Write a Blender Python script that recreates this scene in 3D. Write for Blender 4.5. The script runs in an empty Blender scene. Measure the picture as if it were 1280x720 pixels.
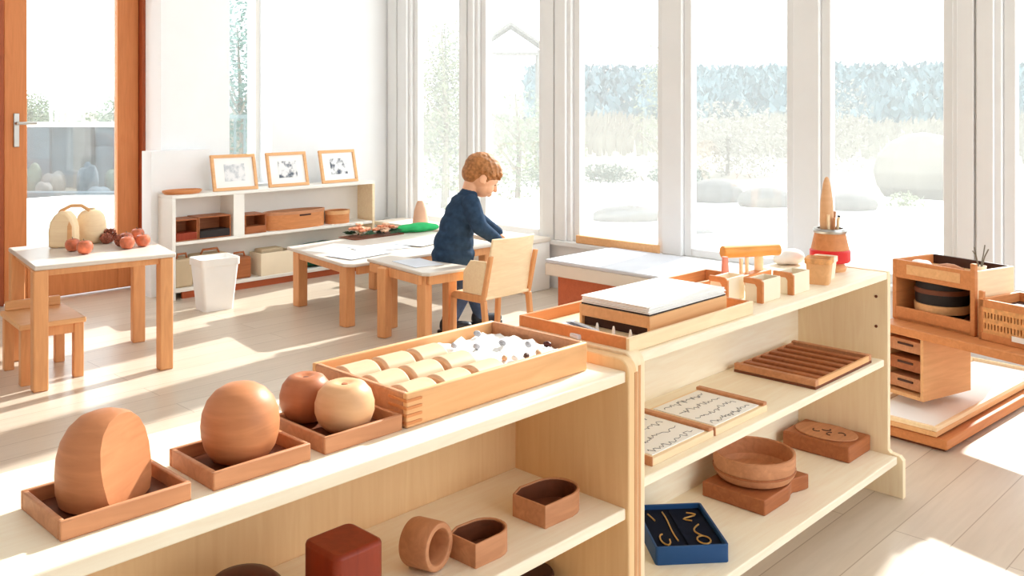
import bpy, bmesh, math, random
from mathutils import Vector, Matrix
random.seed(7)
PI = math.pi
SC = bpy.context.scene
COL = SC.collection

# ------------------------------------------------------------------ materials
def lin(c):
    out = []
    for v in c:
        v = v / 255.0
        out.append(v / 12.92 if v <= .04045 else ((v + .055) / 1.055) ** 2.4)
    return tuple(out) + (1.0,)

def plain(name, rgb, rough=.6, spec=.4, var=.06, scale=6.0, metal=0.0, bump=0.0):
    m = bpy.data.materials.new(name); m.use_nodes = True
    nt = m.node_tree; b = nt.nodes['Principled BSDF']
    b.inputs['Roughness'].default_value = rough
    b.inputs['Specular IOR Level'].default_value = spec
    b.inputs['Metallic'].default_value = metal
    tc = nt.nodes.new('ShaderNodeTexCoord')
    nz = nt.nodes.new('ShaderNodeTexNoise'); nz.inputs['Scale'].default_value = scale; nz.inputs['Detail'].default_value = 4
    nt.links.new(tc.outputs['Object'], nz.inputs['Vector'])
    rp = nt.nodes.new('ShaderNodeValToRGB')
    c = lin(rgb)
    rp.color_ramp.elements[0].position = .3; rp.color_ramp.elements[1].position = .7
    rp.color_ramp.elements[0].color = tuple(x * (1 - var) for x in c[:3]) + (1,)
    rp.color_ramp.elements[1].color = tuple(min(1, x * (1 + var)) for x in c[:3]) + (1,)
    nt.links.new(nz.outputs['Fac'], rp.inputs['Fac'])
    nt.links.new(rp.outputs['Color'], b.inputs['Base Color'])
    if bump:
        bp = nt.nodes.new('ShaderNodeBump'); bp.inputs['Strength'].default_value = bump
        nt.links.new(nz.outputs['Fac'], bp.inputs['Height']); nt.links.new(bp.outputs['Normal'], b.inputs['Normal'])
    return m

def wood(name, rgb, dark=.78, grain=(2, 22, 22), rough=.5, spec=.35):
    m = bpy.data.materials.new(name); m.use_nodes = True
    nt = m.node_tree; b = nt.nodes['Principled BSDF']
    b.inputs['Roughness'].default_value = rough
    b.inputs['Specular IOR Level'].default_value = spec
    tc = nt.nodes.new('ShaderNodeTexCoord')
    mp = nt.nodes.new('ShaderNodeMapping'); mp.inputs['Scale'].default_value = grain
    nz = nt.nodes.new('ShaderNodeTexNoise'); nz.inputs['Scale'].default_value = 2.2
    nz.inputs['Detail'].default_value = 5; nz.inputs['Distortion'].default_value = 1.2
    rp = nt.nodes.new('ShaderNodeValToRGB')
    c = lin(rgb)
    rp.color_ramp.elements[0].position = .28; rp.color_ramp.elements[1].position = .72
    rp.color_ramp.elements[0].color = (c[0] * (dark + .06), c[1] * dark, c[2] * (dark - .05), 1)
    rp.color_ramp.elements[1].color = (min(1, c[0] * 1.05), min(1, c[1] * 1.05), min(1, c[2] * 1.05), 1)
    nt.links.new(tc.outputs['Object'], mp.inputs['Vector']); nt.links.new(mp.outputs['Vector'], nz.inputs['Vector'])
    nt.links.new(nz.outputs['Fac'], rp.inputs['Fac']); nt.links.new(rp.outputs['Color'], b.inputs['Base Color'])
    return m

def glass(name):
    m = bpy.data.materials.new(name); m.use_nodes = True
    nt = m.node_tree; nt.nodes.remove(nt.nodes['Principled BSDF'])
    out = nt.nodes['Material Output']
    tr = nt.nodes.new('ShaderNodeBsdfTransparent'); tr.inputs['Color'].default_value = (.97, .99, .985, 1)
    gl = nt.nodes.new('ShaderNodeBsdfGlossy'); gl.inputs['Roughness'].default_value = .02
    mx = nt.nodes.new('ShaderNodeMixShader'); mx.inputs['Fac'].default_value = .05
    tl = nt.nodes.new('ShaderNodeBsdfTranslucent'); tl.inputs['Color'].default_value = (.95, .95, .95, 1)
    m2 = nt.nodes.new('ShaderNodeMixShader'); m2.inputs['Fac'].default_value = .06  # translucent share lays a painted veil of haze and glare over the outside
    nt.links.new(tr.outputs[0], m2.inputs[1]); nt.links.new(tl.outputs[0], m2.inputs[2])
    nt.links.new(m2.outputs[0], mx.inputs[1]); nt.links.new(gl.outputs[0], mx.inputs[2])
    nt.links.new(mx.outputs[0], out.inputs['Surface'])
    return m

def floorboards(name):
    m = bpy.data.materials.new(name); m.use_nodes = True
    nt = m.node_tree; b = nt.nodes['Principled BSDF']
    b.inputs['Roughness'].default_value = .3
    b.inputs['Specular IOR Level'].default_value = .6
    tc = nt.nodes.new('ShaderNodeTexCoord')
    br = nt.nodes.new('ShaderNodeTexBrick')
    br.inputs['Scale'].default_value = 1.0
    br.inputs['Brick Width'].default_value = 1.9; br.inputs['Row Height'].default_value = .16
    br.inputs['Mortar Size'].default_value = .0018; br.inputs['Bias'].default_value = 0
    br.inputs['Color1'].default_value = lin((224, 210, 194)); br.inputs['Color2'].default_value = lin((214, 198, 180))
    br.inputs['Mortar'].default_value = lin((178, 158, 138))
    mp = nt.nodes.new('ShaderNodeMapping'); mp.inputs['Scale'].default_value = (1.2, 16, 1)
    nz = nt.nodes.new('ShaderNodeTexNoise'); nz.inputs['Scale'].default_value = 2.5; nz.inputs['Detail'].default_value = 6; nz.inputs['Distortion'].default_value = .8
    rp = nt.nodes.new('ShaderNodeValToRGB')
    rp.color_ramp.elements[0].color = (.80, .78, .75, 1); rp.color_ramp.elements[1].color = (1, 1, 1, 1)
    mx = nt.nodes.new('ShaderNodeMixRGB'); mx.blend_type = 'MULTIPLY'; mx.inputs['Fac'].default_value = 1
    nt.links.new(tc.outputs['Object'], br.inputs['Vector']); nt.links.new(tc.outputs['Object'], mp.inputs['Vector'])
    nt.links.new(mp.outputs['Vector'], nz.inputs['Vector']); nt.links.new(nz.outputs['Fac'], rp.inputs['Fac'])
    nt.links.new(br.outputs['Color'], mx.inputs['Color1']); nt.links.new(rp.outputs['Color'], mx.inputs['Color2'])
    nt.links.new(mx.outputs['Color'], b.inputs['Base Color'])
    return m

birch = wood('birch', (243, 224, 190), .90)
birch_shaded = wood('birch_shaded', (236, 200, 152), .92, (20, 20, 1.6))  # birch with the shelf interior's shade and warm bounce mixed into its colour
birch_panel = wood('birch_panel', (243, 224, 190), .92, (20, 20, 1.6))
birch_top = wood('birch_top', (246, 236, 214), .93)
ply_edge = wood('ply_edge', (214, 160, 112), .8, (22, 22, 3))
shelf_white = plain('shelf_white', (242, 239, 233), .5, var=.02)
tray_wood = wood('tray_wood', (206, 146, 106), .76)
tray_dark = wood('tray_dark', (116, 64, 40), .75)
beech = wood('beech', (232, 180, 128), .85)
beech_leg = wood('beech_leg', (226, 164, 112), .85, (20, 20, 2))
orange_wood = wood('orange_wood', (214, 142, 88), .82)
pale_wood = wood('pale_wood', (246, 222, 184), .9)
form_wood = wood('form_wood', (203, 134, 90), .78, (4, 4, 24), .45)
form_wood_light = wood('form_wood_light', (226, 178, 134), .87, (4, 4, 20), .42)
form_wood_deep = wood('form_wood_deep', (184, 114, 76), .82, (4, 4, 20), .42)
loaf_wood = wood('loaf_wood', (222, 184, 150), .88, (3, 14, 14), .5)
red_wood = wood('red_wood', (150, 54, 26), .7, (20, 20, 2), .4)
maroon_wood = wood('maroon_wood', (82, 28, 20), .7, (8, 8, 8), .45)
brown_wood = wood('brown_wood', (176, 106, 64), .72)
door_wood = wood('door_wood', (216, 136, 80), .85, (20, 20, 1.5), .45)
door_dark = wood('door_dark', (168, 84, 46), .8, (20, 20, 1.5), .5)
bench_red = wood('bench_red', (196, 104, 66), .85)
white_paint = plain('white_paint', (246, 243, 238), .45, var=.01)
wall_paint = plain('wall_paint', (244, 245, 247), .8, .2, var=.01)
frame_paint = plain('frame_paint', (233, 233, 233), .4, var=.015)
table_top = plain('table_top', (218, 207, 196), .35, .5, var=.02)
bench_grey = plain('bench_grey', (208, 208, 214), .8, var=.03)
bench_side = plain('bench_side', (228, 216, 202), .7, var=.03)
paper = plain('paper', (248, 247, 245), .85, .2, var=.02)
def photo(name, lo, hi, seed):
    m = plain(name, hi, .6, .3); r = [n for n in m.node_tree.nodes if n.type == 'VALTORGB'][0]; z = [n for n in m.node_tree.nodes if n.type == 'TEX_NOISE'][0]
    z.noise_dimensions = '4D'; z.inputs['W'].default_value = seed; z.inputs['Scale'].default_value = 26
    r.color_ramp.elements[0].color = lin(lo); r.color_ramp.elements[1].color = lin(hi); r.color_ramp.elements[0].position = .40; r.color_ramp.elements[1].position = .55
    return m
paper_blue = plain('paper_blue', (222, 226, 236), .85, .2, var=.05)
cream = plain('cream', (247, 233, 208), .6, var=.03)
pebble_grey = plain('pebble_grey', (168, 168, 174), .6, var=.15)
ink = plain('ink', (110, 110, 120), .8, var=.2)
ink_dark = plain('ink_dark', (58, 62, 76), .8, var=.2)
black_mat = plain('black_mat', (34, 26, 26), .6, var=.2)
dark_brown = plain('dark_brown', (66, 36, 26), .6, var=.2)
steel = plain('steel', (190, 188, 184), .3, .5, var=.03, metal=1.0)
gold = plain('gold', (206, 164, 96), .35, .5, var=.2, metal=.8)
blue_card = plain('blue_card', (24, 72, 124), .55, var=.08)
navy_felt = plain('navy_felt', (20, 26, 44), .9, .1, var=.3, scale=30)
red_paint = plain('red_paint', (222, 34, 34), .4, var=.05)
green_cloth = plain('green_cloth', (52, 176, 104), .85, .2, var=.15, scale=14)
dark_green = plain('dark_green', (30, 84, 62), .8, .2, var=.35, scale=16)
teal_cloth = plain('teal_cloth', (96, 124, 120), .85, .2, var=.2)
leaf_dark = plain('leaf_dark', (44, 84, 58), .7, var=.3)
tote_tan = plain('tote_tan', (206, 186, 156), .85, .2, var=.08)
petal = plain('petal', (232, 150, 112), .7, var=.15, scale=30)
petal_light = plain('petal_light', (244, 196, 164), .7, var=.15, scale=30)
apple_red = plain('apple_red', (214, 112, 72), .32, .6, var=.4, scale=22)
apple_top = plain('apple_top', (238, 178, 132), .45, var=.15, scale=20)
pine_brown = plain('pine_brown', (150, 84, 62), .7, var=.35, scale=40)
terracotta = plain('terracotta', (222, 178, 150), .7, var=.08)
shell_white = plain('shell_white', (244, 242, 238), .5, var=.03)
pebble_dark = plain('pebble_dark', (96, 70, 60), .6, var=.2)
skin = plain('skin', (240, 184, 148), .5, var=.04, scale=12)
sweater_m = plain('sweater_wool', (46, 66, 90), .9, .15, var=.22, scale=34, bump=.25)
jeans_m = plain('jeans', (74, 92, 124), .85, .15, var=.3, scale=16, bump=.15)
hair_m = plain('hair', (168, 112, 66), .6, .3, var=.4, scale=60, bump=.5)
shoe_m = plain('shoe', (34, 38, 48), .5, var=.15)
sole_m = plain('sole', (24, 24, 28), .6, var=.1)
eye_m = plain('eye', (46, 34, 28), .3, var=.1)
lip_m = plain('lip', (206, 120, 100), .5, var=.05)
floor_m = floorboards('floorboards')
glass_m = glass('window_glass')
paving = plain('paving', (238, 234, 226), .9, .1, var=.05, scale=2)
meadow_m = plain('meadow', (122, 118, 107), .95, .1, var=.12, scale=.4)
pale_stone = plain('pale_stone', (122, 118, 109), .9, .1, var=.1, scale=3)
stone_m = plain('stone', (94, 92, 89), .9, .1, var=.2, scale=5)
foliage_olive = plain('foliage_olive', (118, 124, 98), .8, .2, var=.25, scale=3)
foliage_green = plain('foliage_green', (110, 122, 92), .8, .2, var=.25, scale=3)
foliage_teal = plain('foliage_teal', (84, 116, 106), .8, .2, var=.25, scale=3)
foliage_dark = plain('foliage_dark', (84, 96, 84), .8, .2, var=.25, scale=3)
forest_m = plain('forest', (100, 122, 128), .9, .1, var=.25, scale=.3)  # bluish pallor of distance haze mixed into the leaf colour
dry_m = plain('dry_grass', (138, 134, 122), .9, .1, var=.2, scale=1)
bark = plain('bark', (128, 122, 110), .9, .1, var=.2)
fence_m = plain('fence_metal', (84, 104, 106), .5, var=.08)
slate_m = plain('slate', (72, 84, 92), .8, .1, var=.25, scale=3)
roof_m = plain('roof_edge', (112, 110, 106), .9, .1, var=.05)
reed = plain('reed', (224, 164, 108), .8, .2, var=.25, scale=50)

# ------------------------------------------------------------------ builders
class MB:
    def __init__(s):
        s.bm = bmesh.new()
    def poly(s, pts):
        vs = [s.bm.verts.new(p) for p in pts]
        s.bm.faces.new(vs); return s
    def box(s, x0, x1, y0, y1, z0, z1, rz=0.0, rx=0.0, ry=0.0):
        c = Vector(((x0 + x1) / 2, (y0 + y1) / 2, (z0 + z1) / 2))
        m = Matrix.Translation(c) @ Matrix.Rotation(rz, 4, 'Z') @ Matrix.Rotation(ry, 4, 'Y') @ Matrix.Rotation(rx, 4, 'X') @ Matrix.Diagonal((abs(x1 - x0), abs(y1 - y0), abs(z1 - z0), 1))
        bmesh.ops.create_cube(s.bm, size=1.0, matrix=m); return s
    def cyl(s, p0, p1, r0, r1=None, seg=20):
        r1 = r0 if r1 is None else r1
        p0 = Vector(p0); p1 = Vector(p1); d = p1 - p0
        q = Vector((0, 0, 1)).rotation_difference(d.normalized()).to_matrix().to_4x4()
        bmesh.ops.create_cone(s.bm, cap_ends=True, segments=seg, radius1=r0, radius2=r1, depth=d.length, matrix=Matrix.Translation((p0 + p1) / 2) @ q)
        return s
    def ball(s, c, r, seg=16, rot=None):
        if not hasattr(r, '__len__'): r = (r, r, r)
        m = Matrix.Translation(c)
        if rot: m = m @ rot
        bmesh.ops.create_uvsphere(s.bm, u_segments=seg, v_segments=max(6, seg * 2 // 3), radius=1.0, matrix=m @ Matrix.Diagonal((r[0], r[1], r[2], 1)))
        return s
    def cap(s, p0, p1, r0, r1=None, seg=14):
        r1 = r0 if r1 is None else r1
        s.ball(p0, r0, seg); s.ball(p1, r1, seg); s.cyl(p0, p1, r0, r1, seg); return s
    def lathe(s, prof, seg=40, c=(0, 0, 0), sx=1.0, sy=1.0):
        rings = []
        for r, z in prof:
            if r < 1e-6: rings.append([s.bm.verts.new((c[0], c[1], c[2] + z))])
            else: rings.append([s.bm.verts.new((c[0] + r * sx * math.cos(2 * PI * k / seg), c[1] + r * sy * math.sin(2 * PI * k / seg), c[2] + z)) for k in range(seg)])
        for a, b in zip(rings, rings[1:]):
            for k in range(seg):
                k2 = (k + 1) % seg
                vs = []
                if len(a) == 1 and len(b) == 1: continue
                if len(a) == 1: vs = [a[0], b[k2], b[k]]
                elif len(b) == 1: vs = [a[k], a[k2], b[0]]
                else: vs = [a[k], a[k2], b[k2], b[k]]
                s.bm.faces.new(vs)
        return s
    def prism(s, pts, z0, z1):
        lo = [s.bm.verts.new((p[0], p[1], z0)) for p in pts]; hi = [s.bm.verts.new((p[0], p[1], z1)) for p in pts]
        n = len(pts)
        s.bm.faces.new(lo[::-1]); s.bm.faces.new(hi)
        for k in range(n):
            s.bm.faces.new((lo[k], lo[(k + 1) % n], hi[(k + 1) % n], hi[k]))
        return s
    def extrude_y(s, pts, y0, y1):
        """outline in x,z swept along y"""
        a = [s.bm.verts.new((p[0], y0, p[1])) for p in pts]; b = [s.bm.verts.new((p[0], y1, p[1])) for p in pts]
        n = len(pts)
        s.bm.faces.new(a); s.bm.faces.new(b[::-1])
        for k in range(n):
            s.bm.faces.new((a[k], b[k], b[(k + 1) % n], a[(k + 1) % n]))
        return s
    def extrude_x(s, pts, x0, x1):
        a = [s.bm.verts.new((x0, p[0], p[1])) for p in pts]; b = [s.bm.verts.new((x1, p[0], p[1])) for p in pts]
        n = len(pts)
        s.bm.faces.new(a[::-1]); s.bm.faces.new(b)
        for k in range(n):
            s.bm.faces.new((a[k], a[(k + 1) % n], b[(k + 1) % n], b[k]))
        return s
    def wall_ring(s, pts, t, z0, z1, bottom=0.0):
        """closed upright wall following an outline, with an optional floor"""
        n = len(pts); cx = sum(p[0] for p in pts) / n; cy = sum(p[1] for p in pts) / n
        inn = []
        for k in range(n):
            a = Vector(pts[k - 1]); b = Vector(pts[k]); c = Vector(pts[(k + 1) % n])
            d = ((c - b).normalized() + (b - a).normalized()); d = d.normalized() if d.length > 1e-6 else Vector((1, 0))
            nn = Vector((-d.y, d.x))
            if nn.dot(Vector((cx, cy)) - b) < 0: nn = -nn
            inn.append(b + nn * t)
        lo = [s.bm.verts.new((p[0], p[1], z0)) for p in pts]; hi = [s.bm.verts.new((p[0], p[1], z1)) for p in pts]
        li = [s.bm.verts.new((p[0], p[1], z0 + bottom)) for p in inn]; hi2 = [s.bm.verts.new((p[0], p[1], z1)) for p in inn]
        for k in range(n):
            j = (k + 1) % n
            s.bm.faces.new((lo[k], lo[j], hi[j], hi[k])); s.bm.faces.new((hi[k], hi[j], hi2[j], hi2[k])); s.bm.faces.new((hi2[k], hi2[j], li[j], li[k]))
            if not bottom: s.bm.faces.new((li[k], li[j], lo[j], lo[k]))
        if bottom:
            s.bm.faces.new(li); s.bm.faces.new(lo[::-1])
        return s
    def tube(s, pts, r, seg=10):
        for a, b in zip(pts, pts[1:]): s.cap(a, b, r, r, seg)
        return s
    def sweep(s, pts, r, seg=10):
        """one continuous tube along a path"""
        pts = [Vector(p) for p in pts]; rings = []
        up = Vector((0, 0, 1))
        for k, p in enumerate(pts):
            d = (pts[min(k + 1, len(pts) - 1)] - pts[max(k - 1, 0)]).normalized()
            x = d.cross(up); x = x.normalized() if x.length > 1e-4 else Vector((1, 0, 0))
            y = d.cross(x).normalized()
            rr = r[k] if hasattr(r, '__len__') else r
            rings.append([s.bm.verts.new(p + x * rr * math.cos(2 * PI * i / seg) + y * rr * math.sin(2 * PI * i / seg)) for i in range(seg)])
        for a, b in zip(rings, rings[1:]):
            for i in range(seg): s.bm.faces.new((a[i], a[(i + 1) % seg], b[(i + 1) % seg], b[i]))
        s.bm.faces.new(rings[0][::-1]); s.bm.faces.new(rings[-1]); return s
    def build(s, name, mat, parent=None, bevel=0.0, fuse=0.0, smooth=35, soft=0):
        bmesh.ops.recalc_face_normals(s.bm, faces=s.bm.faces)
        me = bpy.data.meshes.new(name); s.bm.to_mesh(me); s.bm.free()
        me.polygons.foreach_set('use_smooth', [True] * len(me.polygons))
        if not fuse: me.set_sharp_from_angle(angle=math.radians(smooth))
        me.materials.append(mat)
        o = bpy.data.objects.new(name, me); COL.objects.link(o)
        if parent: o.parent = parent
        if fuse:
            r = o.modifiers.new('fuse', 'REMESH'); r.mode = 'VOXEL'; r.voxel_size = fuse; r.use_smooth_shade = True
            if soft:
                q = o.modifiers.new('soft', 'SMOOTH'); q.factor = .5; q.iterations = soft
        if bevel:
            b = o.modifiers.new('bevel', 'BEVEL'); b.width = bevel; b.segments = 2; b.limit_method = 'ANGLE'; b.angle_limit = math.radians(50)
        return o

def tag(o, label, cat, group=None, kind=None):
    o['label'] = label; o['category'] = cat
    if group: o['group'] = group
    if kind: o['kind'] = kind
    return o
def thing(name, label, cat, loc=(0, 0, 0), rz=0.0, group=None):
    o = bpy.data.objects.new(name, None); COL.objects.link(o)
    o.location = loc; o.rotation_euler = (0, 0, rz); o.empty_display_size = .05
    return tag(o, label, cat, group)
def struct(name, mb, mat, parent=None, bevel=0.0):
    o = mb.build(name, mat, parent, bevel)
    if not parent: o['kind'] = 'structure'
    return o
def sroot(name):
    o = bpy.data.objects.new(name, None); COL.objects.link(o); o['kind'] = 'structure'; return o
def copy_tree(o, label, loc, rz=0.0, group=None):
    def rec(src, par):
        c = src.copy(); COL.objects.link(c); c.parent = par
        for ch in [k for k in src.children]: rec(ch, c)
        return c
    c = rec(o, None); c.location = loc; c.rotation_euler = (0, 0, rz); c['label'] = label
    if group: c['group'] = group
    return c
def box(*a, **k): return MB().box(*a, **k)
def rrect(x0, x1, y0, y1, r, n=6):
    pts = []
    for cx, cy, a0 in ((x1 - r, y1 - r, 0), (x0 + r, y1 - r, 90), (x0 + r, y0 + r, 180), (x1 - r, y0 + r, 270)):
        for k in range(n + 1):
            a = math.radians(a0 + 90 * k / n); pts.append((cx + r * math.cos(a), cy + r * math.sin(a)))
    return pts
def oval(cx, cy, a, b, n=32, rot=0.0):
    return [(cx + a * math.cos(t) * math.cos(rot) - b * math.sin(t) * math.sin(rot), cy + a * math.cos(t) * math.sin(rot) + b * math.sin(t) * math.cos(rot)) for t in [2 * PI * k / n for k in range(n)]]

# ------------------------------------------------------------------ room
UW, VB = 4.95, 6.2          # window wall, back wall
CEIL = 3.78
struct('floor', box(-2.6, UW + .12, -3.2, 6.72, -.12, 0), floor_m)
struct('ceiling', box(-2.6, UW + .12, -3.2, 6.72, CEIL, CEIL + .12), wall_paint)
# back wall with the narrow window, and the deep reveal beside the door
wb = MB()
wb.box(2.955, 3.475, VB, VB + .36, 0, CEIL); wb.box(3.83, UW + .12, VB, VB + .36, 0, CEIL)
wb.box(3.475, 3.83, VB, VB + .36, 0, .70); wb.box(3.475, 3.83, VB, VB + .36, 2.72, CEIL)
wb.box(1.0, 2.955, VB + .30, VB + .36, 2.55, CEIL)
wb.box(-2.6, 1.0, VB + .2, VB + .36, 0, CEIL)
wb.box(2.82, 3.25, VB - .14, VB, 0, .98)
struct('wall_back', wb, wall_paint)
w = sroot('window_7')
struct('window_frame', MB().box(3.475, 3.51, 6.38, 6.44, .70, 2.72).box(3.795, 3.83, 6.38, 6.44, .70, 2.72).box(3.51, 3.795, 6.38, 6.44, .70, .74).box(3.51, 3.795, 6.38, 6.44, 2.68, 2.72), white_paint, w)
struct('pane', box(3.51, 3.795, 6.405, 6.415, .74, 2.68), glass_m, w)
struct('wall_left_unseen', box(-2.6, -2.48, -3.2, VB + .2, 0, CEIL), wall_paint)  # unseen wall, added to cut the flat sky fill from the left
struct('wall_front_unseen', box(-2.6, .9, -2.32, -2.2, 0, CEIL), wall_paint)  # unseen part wall, stopped short to shape the sky fill on the shelves
# glazed wooden door
d = sroot('door_1')
struct('jamb', MB().box(2.935, 3.0, 6.44, 6.6, 0, 2.55).box(1.0, 2.045, 6.48, 6.6, 0, 2.55).box(1.0, 3.0, 6.44, 6.6, 2.45, 2.55), door_dark, d, .006)
struct('leaf', MB().box(2.05, 2.19, 6.50, 6.56, .01, 2.45).box(2.783, 2.933, 6.50, 6.56, .01, 2.45).box(2.19, 2.783, 6.50, 6.56, .01, .30).box(2.19, 2.783, 6.50, 6.56, 2.33, 2.45), door_wood, d, .005)
struct('pane', box(2.19, 2.783, 6.525, 6.535, .30, 2.33), glass_m, d)
hnd = struct('handle', MB().box(2.105, 2.14, 6.488, 6.50, 1.02, 1.24), steel, d, .004)
struct('lever', MB().cyl((2.12, 6.488, 1.175), (2.12, 6.44, 1.175), .011).cyl((2.115, 6.445, 1.175), (2.23, 6.445, 1.175), .010), steel, hnd)
# window wall: low sill wall, posts, head; each opening has its own frame and pane
SILL = .31
struct('wall_right', MB().box(UW, UW + .12, -3.2, VB, 0, SILL).box(UW, UW + .12, -3.2, VB, 3.62, CEIL), wall_paint)
struct('trim_8', box(UW - .05, UW + .12, -3.2, VB, SILL, SILL + .035), frame_paint, None, .006)
panes = [(5.84, 5.35), (5.045, 4.50), (4.12, 3.47), (3.214, 2.571), (2.306, 1.704), (1.364, .72), (.45, -.2)]
prev = VB
for i, (a, b) in enumerate(panes):
    # post between openings
    p0, p1 = prev, a + .055
    t = MB().box(UW - .01, UW + .10, p1, p0, SILL + .035, 3.62)
    if p0 - p1 > .16:
        mid = (p0 + p1) / 2
        t.box(UW - .035, UW - .01, p1 + .03, mid - .006, SILL + .035, 3.62).box(UW - .035, UW - .01, mid + .006, p0 - .03, SILL + .035, 3.62)
    struct('trim_%d' % (i + 1) if i < 7 else 'trim_9', t, frame_paint, None, .005)
    r = sroot('window_%d' % (i + 1 if i < 6 else 8))
    f = MB().box(UW + .02, UW + .08, a, a + .055, SILL + .035, 3.62).box(UW + .02, UW + .08, b - .055, b, SILL + .035, 3.62)
    f.box(UW + .02, UW + .08, b, a, SILL + .035, SILL + .085).box(UW + .02, UW + .08, b, a, 3.56, 3.62)
    struct('window_frame', f, frame_paint, r, .006)
    struct('pane', box(UW + .045, UW + .053, b, a, SILL + .085, 3.56), glass_m, r)
    prev = b - .055
struct('trim_10', box(UW - .01, UW + .10, -3.2, prev, SILL + .035, 3.62), frame_paint, None, .005)
struct('baseboard_back', MB().box(3.0, UW, VB - .014, VB, 0, .09), white_paint)

# ------------------------------------------------------------------ front shelves
def stepped_panel(mb, x0, x1, z_top, v_front, v_back, foot, round_top=True):
    pts = [(v_back, 0), (v_back, z_top)]
    if round_top:
        R = .03
        for k in range(7):
            a = PI / 2 + PI / 2 * k / 6; pts.append((v_front + R + R * math.cos(a), z_top - R + R * math.sin(a)))
    else: pts.append((v_front, z_top))
    if foot:
        pts += [(v_front, .15), (v_front - .008, .142), (v_front - foot + .012, .138), (v_front - foot, .125)]
        pts.append((v_front - foot, 0))
    else: pts.append((v_front, 0))
    mb.extrude_x(pts, x0, x1); return mb

sh = thing('low_shelf', 'long pale birch shelf unit in the left foreground carrying wooden forms on trays', 'shelf')
box(.08, 1.633, 1.223, 1.60, .692, .717).build('top_board', birch_top, sh, .003)
box(.08, 1.633, 1.223, 1.555, .393, .418).build('shelf_board', birch_top, sh, .003)
box(.08, 1.633, 1.223, 1.555, .11, .135).build('shelf_board', birch_top, sh, .003)
box(.08, 1.633, 1.555, 1.57, .08, .692).build('back_panel', birch_shaded, sh)
stepped_panel(MB(), 1.633, 1.664, .742, 1.215, 1.60, 0).build('side_panel', birch_shaded, sh, .003)
stepped_panel(MB(), .05, .08, .742, 1.215, 1.60, 0).build('side_panel', birch_panel, sh, .003)
box(1.654, 1.6645, 1.2138, 1.217, .0, .712).build('edge_band', ply_edge, sh)
sh = thing('low_shelf', 'pale birch shelf unit in the middle foreground with letter boards and a blue box inside', 'shelf')
box(1.711, 3.093, 1.238, 1.60, .716, .74).build('top_board', birch_top, sh, .003)
box(1.711, 3.068, 1.238, 1.555, .432, .455).build('shelf_board', birch_top, sh, .003)
box(1.711, 3.093, 1.205, 1.60, .11, .135).build('shelf_board', birch_top, sh, .003)
box(1.711, 3.093, 1.555, 1.57, .135, .716).build('back_panel', birch_top, sh)
stepped_panel(MB(), 1.667, 1.711, .748, 1.228, 1.60, 0).build('side_panel', birch_panel, sh, .003)
pn = stepped_panel(MB(), 3.093, 3.115, .742, 1.236, 1.60, .05, False).build('side_panel', birch_panel, sh, .002)
box(1.686, 1.694, 1.2268, 1.23, .0, .718).build('edge_band', ply_edge, sh)
MB().cyl((3.094, 1.275, .655), (3.0905, 1.275, .655), .005, seg=12).cyl((3.094, 1.275, .555), (3.0905, 1.275, .555), .005, seg=12).build('peg_hole', tray_dark, pn)

# ------------------------------------------------------------------ trays with forms on the left shelf
ZL = .717
def tray(name, label, cat, loc, L, W, h, t=.008, mat=tray_wood, floor_mat=None, group=None, rz=0.0, bev=.002):
    r = thing(name, label, cat, loc, rz, group)
    box(t, L - t, t, W - t, 0, .006).build('tray_floor', floor_mat or mat, r)
    box(0, L, 0, t, 0, h).build('side', mat, r, bev); box(0, L, W - t, W, 0, h).build('side', mat, r, bev)
    box(0, t, t, W - t, 0, h).build('side', mat, r, bev); box(L - t, L, t, W - t, 0, h).build('side', mat, r, bev)
    return r
G1 = 'small wooden trays along the front shelf'
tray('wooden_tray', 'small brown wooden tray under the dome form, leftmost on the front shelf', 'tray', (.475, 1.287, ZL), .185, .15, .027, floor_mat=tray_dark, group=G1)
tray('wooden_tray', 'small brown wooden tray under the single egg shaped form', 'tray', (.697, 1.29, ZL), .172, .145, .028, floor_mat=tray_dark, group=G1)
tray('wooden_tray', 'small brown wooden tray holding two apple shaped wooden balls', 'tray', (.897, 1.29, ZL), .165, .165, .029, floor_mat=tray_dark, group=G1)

# dome with a flat cut face
m = MB().lathe([(0, 0), (.055, 0), (.062, .004), (.066, .02), (.067, .045), (.0655, .068), (.060, .09), (.050, .108), (.036, .121), (.018, .128), (0, .13)], 56)
nrm = Vector((.50, -.83, .16)).normalized()
g = bmesh.ops.bisect_plane(m.bm, geom=m.bm.verts[:] + m.bm.edges[:] + m.bm.faces[:], plane_co=Vector((.012, -.036, .05)), plane_no=nrm, clear_outer=True)
ed = [e for e in g['geom_cut'] if isinstance(e, bmesh.types.BMEdge)]
bmesh.ops.holes_fill(m.bm, edges=ed, sides=0)
dm = m.build('wooden_dome', form_wood, None, .003)
tag(dm, 'reddish wooden dome with a flat cut face standing in the leftmost tray', 'wooden form')
dm.location = (.567, 1.367, ZL + .0065)
# egg
eg = MB().lathe([(0, 0), (.034, .0005), (.046, .006), (.056, .022), (.0615, .042), (.0625, .058), (.060, .078), (.053, .096), (.041, .110), (.026, .119), (.012, .1225), (0, .123)], 48).build('wooden_egg', form_wood, None)
tag(eg, 'large smooth egg shaped wooden form in the second tray from the left', 'wooden form'); eg.location = (.785, 1.366, ZL + .0065)
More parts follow.
